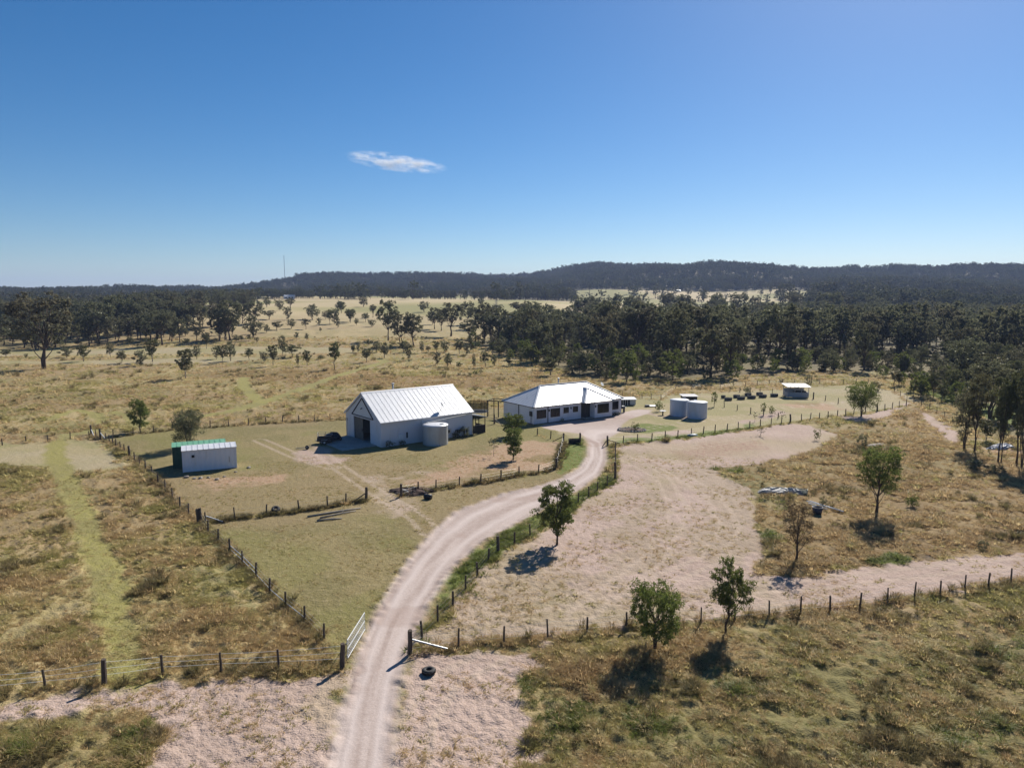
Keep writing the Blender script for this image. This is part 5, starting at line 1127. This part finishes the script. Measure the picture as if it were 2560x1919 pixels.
# pergola frame between trampoline and house
a, b = P(1219, 1041), P(1246, 1043); t = thing('pergola', (a.x, a.y, 0), math.atan2(b.y - a.y, b.x - a.x), 'dark timber pergola frame between the trampoline and the house', 'pergola'); L = (b - a).length
for x in (0, L): MB().box(x - .07, x + .07, -.07, .07, 0, 2.75).build('post', DARKW, t)
for x in (0, L): MB().box(x - .06, x + .06, 2.6, 2.72, 0, 2.75).build('post', DARKW, t)
MB().box(-.2, L + .9, -.05, .05, 2.76, 2.9).build('beam', DARKW, t); MB().box(-.2, L + .9, 2.61, 2.71, 2.76, 2.9).build('beam', DARKW, t); MB().box(-.05, .05, .06, 2.6, 2.78, 2.88).build('cross_beam', DARKW, t)
# hutch, barbecue, table and dark crate right of the house
p = P(1570, 1013); t = thing('poultry_hutch', (p.x, p.y, 0), math.radians(4), 'low hutch with a white roof right of the house', 'hutch')
MB().box(.4, 1.5, 0, 1.8, .08, 1.1).build('box', simple('grey_panel', (.42, .43, .45), (.35, .36, .37), 3, .6), t); c = MB()
for x in (-1.4, -.95, -.5, -.05): MB().box(x - .04, x + .04, .02, .1, 0, 1.1).build('post', WHITEP, t)
MB().box(-1.4, .4, .3, 1.75, .05, 1.05).build('run', BLACKP, t); MB().prism([(-1.6, -.25, 1.12), (1.65, -.25, 1.12), (1.65, 2.05, 1.3), (-1.6, 2.05, 1.3)], (0, 0, .06)).build('roof', WHITEP, t)
p = hp(20.4, 1.0); t = thing('barbecue', (p.x, p.y, 0), HOUSE_A, 'black hooded barbecue beside the right end of the house', 'barbecue')
MB().box(-.5, .5, -.28, .28, .75, .95).build('cooktop', BLACKP, t); MB().tube([(-.5, .02, .95), (.5, .02, .95)], .28, 14).build('hood', BLACKP, t, True); MB().box(.52, .9, -.26, .26, .88, .92).build('side_shelf', GALV, t)
for x in (-.45, .45): MB().box(x - .03, x + .03, -.25, .25, 0, .75).build('leg', BLACKP, t)
p = P(1657, 1037); t = thing('garden_table', (p.x, p.y, 0), .3, 'small white oval table on one dark leg left of the tanks', 'table'); MB().lathe([(.001, .72), (.62, .72), (.62, .77), (.001, .77)], 24, squash=.8).build('top', WHITEP, t); MB().tube([(0, 0, 0), (0, 0, .72)], .12, 8).build('leg', DARKW, t)
p = P(1627, 1016); t = thing('cold_frame', (p.x, p.y, 0), .1, 'low white lid and dark box lying on the house lawn', 'box'); MB().box(-1.1, -.35, -.4, .4, 0, .32).build('box', BLACKP, t); MB().prism([(-.33, -.45, .10), (1.1, -.45, .06), (1.1, .45, .2), (-.33, .45, .24)], (0, 0, .04)).build('lid', WHITEP, t)
p = P(1726, 1003); t = thing('kennel', (p.x, p.y, 0), .1, 'low dark shelter with a flat grey roof behind the water tanks', 'shelter'); MB().box(-1.4, 1.4, 0, 1.8, 0, .95).build('wall', DARKW, t); MB().prism([(-1.7, -.3, 1.0), (1.6, -.3, .96), (1.6, 2.1, 1.15), (-1.7, 2.1, 1.2)], (0, 0, .05)).build('roof', simple('dull_grey_sheet', (.28, .28, .29), (.2, .2, .21), 3, .5), t); MB().box(-.4, .4, -.02, .0, .02, .75).build('dark_opening_panel', BLACKP, t)  # flat black panel on the solid wall, painted as the dark inside of a doorway
# dark trough at the driveway entrance
p = P(1436, 1108); t = thing('planter_trough', (p.x, p.y, 0), math.radians(4), 'dark timber trough standing by the driveway entrance posts', 'trough')
for k in range(3): MB().box(-.8, .8, -.45, -.40, .02 + k * .21, .21 + k * .21).build('board', DARKW, t); MB().box(-.8, .8, .40, .45, .02 + k * .21, .21 + k * .21).build('board', DARKW, t)
MB().box(-.8, -.75, -.40, .40, .02, .64).box(.75, .8, -.40, .40, .02, .64).build('end_panel', DARKW, t); MB().box(-.74, .74, -.39, .39, .1, .45).build('soil', SOIL, t)
p = P(1731, 1090); t = thing('tub', (p.x, p.y, 0), .25, 'blue grey upturned tub lying at the lawn fence', 'tub'); MB().lathe([(.95, 0), (.93, .12), (.75, .26), (.4, .33), (.001, .34)], 22, squash=.42).build('shell', BLUE, t, True); MB().lathe([(.98, 0), (1.0, .03), (.96, .05)], 22, squash=.43).build('rim', GALV, t)
# raised garden beds
BED = simple('dark_ribbed_bed', (.055, .056, .060), (.08, .08, .085), 6, .6)
for i, (u, v, w) in enumerate(((315, 455, 145), (552, 435, 150), (745, 418, 162), (953, 398, 150), (1165, 382, 148), (222, 412, 84), (470, 402, 130), (682, 372, 125), (893, 356, 125))):
    p = Q('G', u, v); L = w * .13562 * mpp(p) / 2
    t = thing('raised_garden_bed', (p.x, p.y + .6, 0), .1, ('dark oval raised garden bed, %s in the front row on the lawn' % ('leftmost', 'second from the left', 'middle one', 'second from the right', 'rightmost')[i]) if i < 5 else ('dark oval raised garden bed, %s in the back row on the lawn' % ('leftmost', 'second from the left', 'second from the right', 'rightmost')[i - 5]), 'garden bed', 'raised garden beds on the house lawn')
    pr = []
    for k in range(9): pr.append((L + (.02 if k % 2 else 0), .02 + k * .07))
    MB().lathe(pr + [(L - .05, .60), (L - .06, .45)], 26, squash=.55).build('wall', BED, t, True); MB().lathe([(.001, .50), (L - .05, .46)], 22, squash=.55).build('soil', SOIL, t)
# roofed shelter
p = Q('G', 1585, 392); t = thing('shelter', (p.x, p.y, 0), math.radians(-4), 'open sided shelter with a white roof and grey half walls on the lawn', 'shelter')
GREYP = simple('grey_cladding', (.38, .38, .40), (.3, .3, .32), 3, .6)
for x in (-2.1, -.7, .7, 2.1):
    for y in (0, 3.0): MB().box(x - .05, x + .05, y - .05, y + .05, 0, 2.2).build('post', GREYP, t)
for x0, x1 in ((-2.04, -.76), (-.64, .64), (.76, 2.04)): MB().box(x0, x1, -.03, .03, .05, 1.05).build('panel', GREYP, t)
MB().box(-2.13, -2.07, .06, 2.94, .05, 1.05).box(2.07, 2.13, .06, 2.94, .05, 1.05).build('side_panel', GREYP, t); MB().box(-2.0, 2.0, 2.95, 3.0, .05, 1.6).build('back_panel', GREYP, t)
MB().box(-.2, 1.9, .9, 2.2, .05, 1.25).build('coop_box', DARKW, t)
rf = MB().prism([(-2.45, -.5, 2.2), (2.45, -.5, 2.2), (2.45, 3.5, 2.45), (-2.45, 3.5, 2.45)], (0, 0, .05)).build('roof', WHITEP, t); roof_plane([(-2.45, -.5, 2.25), (2.45, -.5, 2.25), (2.45, 3.5, 2.5), (-2.45, 3.5, 2.5)], rf, WHITEP, .8)
# stone edged garden bed in the turning circle
p = Q('R3', 1745, 765); t = thing('stone_garden_bed', (p.x, p.y, 0), 0, 'stone edged garden bed of dark soil in the turning circle', 'garden bed'); MB().lathe([(2.0, -.02), (1.9, .10), (1.2, .2), (.001, .24)], 24, squash=.75).build('soil', SOIL, t, True)
SM = []
for i in range(4):
    g = random.Random(i); m = MB().lathe([(.001, 0), (.16, .02), (.21, .09), (.17, .17), (.07, .22), (.001, .22)], 8); m.v = [(x * g.uniform(.8, 1.25), y * g.uniform(.8, 1.2), z * g.uniform(.85, 1.15)) for x, y, z in m.v]; SM.append(m.mesh('stone', STONE))
for k in range(26):
    a = 2 * math.pi * k / 26; link('stone', SM[k % 4], t, (2.05 * math.cos(a), 1.55 * math.sin(a), -.03), (0, 0, k * 1.7), (rnd.uniform(.9, 1.4),) * 3)
# heaps of rubbish in the brown field
def lump(name, parent, mat, sx, sy, sz, seed, loc=(0, 0, 0)):
    g = np.random.default_rng(seed); n, m = 22, 8; V = []
    for j in range(m + 1):
        for i in range(n):
            a = 2 * math.pi * i / n; q = j / m; r = math.cos(q * math.pi / 2) ** .7; wv = 1 + .16 * math.sin(3 * a + seed) + .10 * math.sin(7 * a + 2 * seed + q * 4)
            V.append((sx * r * wv * math.cos(a), sy * r * wv * math.sin(a), sz * (q ** .8) * (1 + .12 * math.sin(5 * a + seed)) + (g.normal() * .025)))
    me = bpy.data.meshes.new(name); me.from_pydata(V, [], [(j * n + i, j * n + (i + 1) % n, (j + 1) * n + (i + 1) % n, (j + 1) * n + i) for j in range(m) for i in range(n)]); me.materials.append(mat); me.update(); return link(name, me, parent, loc)
CROP['V'] = (1860, 1180, .12658)
p = Q('V', 700, 400); t = thing('tarp_heap', (p.x, p.y, -.02), math.radians(-8), 'crumpled pale tarp heap in the weeds by the earth paddock', 'tarp'); lump('tarp', t, TARP, 2.3, 1.0, .55, 3); lump('fold', t, TARP, 1.0, .55, .5, 8, (1.2, -.2, .12)); lump('fold', t, TARP, .8, .5, .42, 11, (-1.0, .1, .1))
p = Q('V', 1140, 420); t = thing('crate', (p.x, p.y, 0), math.radians(-25), 'faded green crate lying beside the pale tarp heap', 'crate'); GRN = simple('faded_green_plastic', (.17, .21, .17), (.12, .15, .12), 4, .6)
for k in range(3): MB().box(-.55, .55, -.35, -.31, .03 + k * .15, .15 + k * .15).build('slat', GRN, t); MB().box(-.55, .55, .31, .35, .03 + k * .15, .15 + k * .15).build('slat', GRN, t)
MB().box(-.58, -.54, -.36, .36, 0, .5).box(.54, .58, -.36, .36, 0, .5).build('end', GRN, t); MB().box(-.5, .5, -.3, .3, .02, .08).build('base', GRN, t)
for i, (a, b) in enumerate((((1235, 625), (1960, 800)), ((1300, 615), (1900, 775)), ((1270, 655), (1650, 745)))):
    q0, q1 = Q('V', *a), Q('V', *b); d = q1 - q0; t = thing('pipe', (q0.x, q0.y, .30 - .03 * i), math.atan2(d.y, d.x), ('longest white pipe of the bundle in the brown field', 'middle white pipe of the bundle in the brown field', 'shortest white pipe of the bundle in the brown field')[i], 'pipe'); L = d.length
    MB().tube([(0, 0, 0), (L, 0, -.16)], .055, 8).build('barrel', PIPEW, t, True); MB().tube([(L - .2, 0, -.157), (L, 0, -.16)], .07, 8).build('collar', PIPEW, t)
p = Q('V', 1445, 815); t = thing('bin', (p.x, p.y, 0), .2, 'dark blue plastic bin under the white pipes', 'bin'); MB().lathe([(.001, .02), (.40, .02), (.50, .65), (.46, .66), (.37, .08), (.001, .07)], 18).build('body', simple('dark_blue_plastic', (.03, .034, .06), (.04, .045, .07), 4, .5), t, True); MB().torus(.50, .025, 18, 6, .65).build('rim', BLACKP, t)
q0, q1 = Q('S4', 140, 1140), Q('S4', 440, 1110); d = q1 - q0
for k in range(5):
    t = thing('plank', (q0.x + k * .1 - .2, q0.y + (k - 2) * .22, .05 + .07 * (k % 3)), math.atan2(d.y, d.x) + (k - 2) * .05, 'weathered grey plank in the timber heap beside the dark bush', 'plank', 'planks of the timber heap'); L = 2.6 + .3 * (k % 3); MB().box(0, L, -.1, .1, 0, .05).build('board', WOODG, t); MB().box(.2, .26, -.102, .102, -.004, .054).build('nail_strip', REDST, t)
p = Q('S4', 1900, 1165); t = thing('tarp_heap', (p.x, p.y, -.02), .2, 'silver grey tarp heap under the trees at the right edge', 'tarp'); SIL = simple('silver_sheet', (.50, .50, .53), (.2, .2, .22), 2.5, .4, bump=.06); lump('tarp', t, SIL, 1.6, .9, .75, 21, (.3, 0, 0)); lump('fold', t, SIL, 1.2, .6, .4, 23, (-1.2, -.1, 0))
p = Q('R2', 1180, 1440); t = thing('brush_pile', (p.x, p.y, 0), 0, 'heap of dead brush and bark behind the strainer post', 'brush pile'); g = random.Random(3); mb = MB(); m2 = MB()
for k in range(120):
    a = g.uniform(0, 6.28); r = g.uniform(0, 2.0); x, y = r * 1.3 * math.cos(a), r * .8 * math.sin(a); z = .75 * (1 - r / 2.1); b = g.uniform(0, 6.28); L = g.uniform(.4, 1.3); (mb if k % 2 else m2).tube([(x, y, z * g.uniform(.2, 1)), (x + L * math.cos(b), y + L * math.sin(b), max(.03, z * g.uniform(.2, 1.1)))], [.035, .012], 4)
mb.build('branch', WOOD, t); m2.build('dead_branch', WOODG, t); lump('soil_mound', t, SOIL, 2.2, 1.3, .5, 31)
for k, (u, v, s) in enumerate(((740, 1305, 1.6), (900, 1330, 1.2), (1040, 1320, 1.4), (1200, 1310, 1.1), (1380, 1350, 1.3), (2060, 1100, 1.5), (1780, 1190, 1.0), (1540, 1290, .9))):
    p = P(380 + u * .11754, 1040 + v * .11754); t = tag(link('rock', SM[k % 4], None, (p.x, p.y, -.02), (0, 0, k), (s, s * .8, s * .7)), 'grey rock on the rubble strip below the white container', 'rock', 'rocks below the white container')
p = hp(at_px(1045, 0), -.55); tree('shrub_round', (p.x, p.y, 0), .75, .8, 0, 'shrub', 'small potted looking bush under the small front windows of the house', 'shrub')
for k in range(3):
    p = hp(16.6 + k * .8, -.5); tree('shrub_dark', (p.x, p.y, 0), .55 + .1 * (k % 2), .7, None, 'shrub', 'low dark plant along the right end of the house front', 'shrub', 'plants at the right end of the house front')
# radio mast on the ridge and far roofs
d = ray(712, 700); tt = 2050; x, y = d.x * tt, d.y * tt; t = thing('radio_mast', (x, y, gz1(x, y)), 0, 'thin lattice radio mast on the far ridge', 'mast'); MH = 88; mb = MB()
for k in range(3): a = k * 2.094; MB().tube([(.8 * math.cos(a), .8 * math.sin(a), -2), (.5 * math.cos(a), .5 * math.sin(a), MH)], .22, 4).build('leg', GALV, t)
for k in range(22):
    z = k * 4; q = [(.75 * math.cos(i * 2.094), .75 * math.sin(i * 2.094)) for i in range(3)]
    for i in range(3): mb.bar((*q[i], z), (*q[(i + 1) % 3], z + 4), .14)
mb.build('bracing', GALV, t)
def far_house(px_, py_, dist, L, W, H, label, roofm=None):
    d = ray(px_, py_); k = dist / math.hypot(d.x, d.y); x, y = d.x * k, d.y * k; z = gz1(x, y)
    t = thing('farmhouse', (x, y, z), .15, label, 'house'); MB().box(-L / 2, L / 2, 0, W, -4, H * .6).build('wall', WALLW, t)
    MB().prism([(-L / 2 - .4, -.5, H * .58), (-L / 2 - .4, W + .5, H * .58), (-L / 2 - .4, W / 2, H)], (L + .8, 0, 0)).build('roof', ROOFW, t)
    for k in range(3): w = MB().box(-L * .35 + k * L * .3, -L * .35 + k * L * .3 + 1.6, -.06, .02, H * .2, H * .5).build('window', DARKW, t)
    return t
far_house(199, 760, 740, 14, 9, 6, 'far white roofed farmhouse among the dark trees at the left')
far_house(722, 729, 815, 11, 7, 4.5, 'far pale farm shed in the tree row on the hill crest')
far_house(1697, 719, 1270, 7, 5, 3.6, 'tiny white farm building on the far right paddock')

# ------------------------------------------------------------ air and cloud
hz = bpy.data.materials.new('thin_haze'); hz.use_nodes = True; ht = hz.node_tree; ht.nodes.clear(); ho = ht.nodes.new('ShaderNodeOutputMaterial'); hv = ht.nodes.new('ShaderNodeVolumePrincipled')
hv.inputs['Color'].default_value = (.48, .62, .98, 1); hv.inputs['Density'].default_value = HAZE; hv.inputs['Anisotropy'].default_value = .1; ht.links.new(hv.outputs[0], ho.inputs['Volume'])
tag(MB().box(-7200, 7200, -7200, 7200, -12, 185).build('haze', hz), 'thin blue haze over the country', 'haze', kind='stuff')
cm = bpy.data.materials.new('wispy_cloud'); cm.use_nodes = True; ct = cm.node_tree; ct.nodes.clear(); co = ct.nodes.new('ShaderNodeOutputMaterial'); cv = ct.nodes.new('ShaderNodeVolumePrincipled'); cv.inputs['Color'].default_value = (1, 1, 1, 1); cv.inputs['Anisotropy'].default_value = .3
tc = ct.nodes.new('ShaderNodeTexCoord'); ns = ct.nodes.new('ShaderNodeTexNoise'); ns.inputs['Scale'].default_value = 1.6; ns.inputs['Detail'].default_value = 4; ns.inputs['Roughness'].default_value = .62
mp = ct.nodes.new('ShaderNodeMapping'); mp.inputs['Scale'].default_value = (2.2, 1, 1.1); ct.links.new(tc.outputs['Object'], mp.inputs[0]); ct.links.new(mp.outputs[0], ns.inputs[0])
ln = ct.nodes.new('ShaderNodeVectorMath'); ln.operation = 'LENGTH'; ct.links.new(tc.outputs['Object'], ln.inputs[0])
fo = ct.nodes.new('ShaderNodeMapRange'); fo.inputs['From Min'].default_value = 1.0; fo.inputs['From Max'].default_value = .25; ct.links.new(ln.outputs['Value'], fo.inputs['Value'])
th = ct.nodes.new('ShaderNodeMapRange'); th.inputs['From Min'].default_value = .47; th.inputs['From Max'].default_value = .68; ct.links.new(ns.outputs['Fac'], th.inputs['Value'])
mu = ct.nodes.new('ShaderNodeMath'); mu.operation = 'MULTIPLY'; ct.links.new(fo.outputs[0], mu.inputs[0]); ct.links.new(th.outputs[0], mu.inputs[1])
m2 = ct.nodes.new('ShaderNodeMath'); m2.operation = 'MULTIPLY'; m2.inputs[1].default_value = .05; ct.links.new(mu.outputs[0], m2.inputs[0]); ct.links.new(m2.outputs[0], cv.inputs['Density']); ct.links.new(cv.outputs[0], co.inputs['Volume'])
d = ray(990, 406); k = 3200; cb = MB(); cb.lathe([(math.cos(a), math.sin(a)) for a in np.linspace(-1.5, 1.5, 13)], 24)
cl = cb.build('cloud', cm, None, True, loc=(d.x * k, d.y * k, CAM_H + d.z * k), rot=(0, math.radians(6), -math.atan2(d.x, d.y)), scale=(240, 65, 42)); tag(cl, 'single small wispy white cloud in the blue sky', 'cloud')
scene.cycles.volume_max_steps = 64

# ------------------------------------------------------------ labels that single out members of the smaller groups, counted from the left
def ordinal(n):
    one = ['', 'first', 'second', 'third', 'fourth', 'fifth', 'sixth', 'seventh', 'eighth', 'ninth', 'tenth', 'eleventh', 'twelfth', 'thirteenth', 'fourteenth', 'fifteenth', 'sixteenth', 'seventeenth', 'eighteenth', 'nineteenth']
    if n < 20: return one[n]
    ten = {2: 'twenty', 3: 'thirty', 4: 'forty', 5: 'fifty'}[n // 10]
    return (ten[:-1] + 'ieth') if n % 10 == 0 else ten + '-' + one[n % 10]
for gname, phrase in (('trees of the dark belt behind the pale track', 'dark eucalypt, %s from the left in the tree belt behind the pale track'), ('round trees on the pale hill', 'round paddock tree, %s from the left of those on the pale hill'),
        ('eucalypts of the open stand left of the forest', 'eucalypt, %s from the left in the open stand left of the forest'), ('saplings dotted over the open left paddock', 'bushy sapling, %s from the left of those dotted over the left paddock'),
        ('saplings between the shed and the forest', 'bushy sapling, %s from the left between the shed roof and the forest'), ('low bushes behind the buildings', 'low round bush, %s from the left in the grass behind the buildings'),
        ('slim forest edge trees at the right', 'slim tree, %s from the left in the forest edge at the right'), ('light young trees along the track at the right', 'light young tree, %s from the left along the track at the right'), ('plants at the right end of the house front', 'low dark plant, %s from the left at the right end of the house front')):
    for i, o in enumerate(sorted(GROUPED.get(gname, []), key=lambda o: o.location.x / o.location.y)): o['label'] = phrase % ordinal(i + 1)
for nm, phrase in (('rock', 'grey rock, %s from the left on the rubble strip below the white container'), ('plank', 'weathered grey plank, %s from the left in the timber heap by the dark bush')):
    for i, o in enumerate(sorted([o for o in COL.objects if o.name.split('.')[0] == nm and not o.parent], key=lambda o: o.location.x / o.location.y)): o['label'] = phrase % ordinal(i + 1)

# ------------------------------------------------------------ grass along the fences, then all the grass as one mass
for pts, dens, spread, kinds in FENCE_LINES:
    for (ax, ay), (bx, by) in zip(pts[:-1], pts[1:]):
        L = math.hypot(bx - ax, by - ay); n = int(L * dens)
        if n < 1: continue
        f = rng.uniform(0, 1, n); x = ax + (bx - ax) * f + rng.normal(0, spread, n); y = ay + (by - ay) * f + rng.normal(0, spread, n)
        add_pts(x, y, rng.choice(kinds, n), rng.uniform(.6, 1.25, n))
gxs = np.concatenate([p[0] for p in parts_]); gys = np.concatenate([p[1] for p in parts_]); gk = np.concatenate([p[2] for p in parts_]); gs_ = np.concatenate([p[3] for p in parts_])
gmk = masks(gxs, gys)
scatter('grass', 'dry tussock grass over the paddocks and fence lines', 'grass', tufts, np.stack([gxs, gys, gz(gxs, gys) + micro(gxs, gys, gmk)], 1), gk, rng.uniform(0, 6.28, len(gxs)), gs_)
print('SCENE grass tufts', len(gxs), 'objects', len(bpy.data.objects))
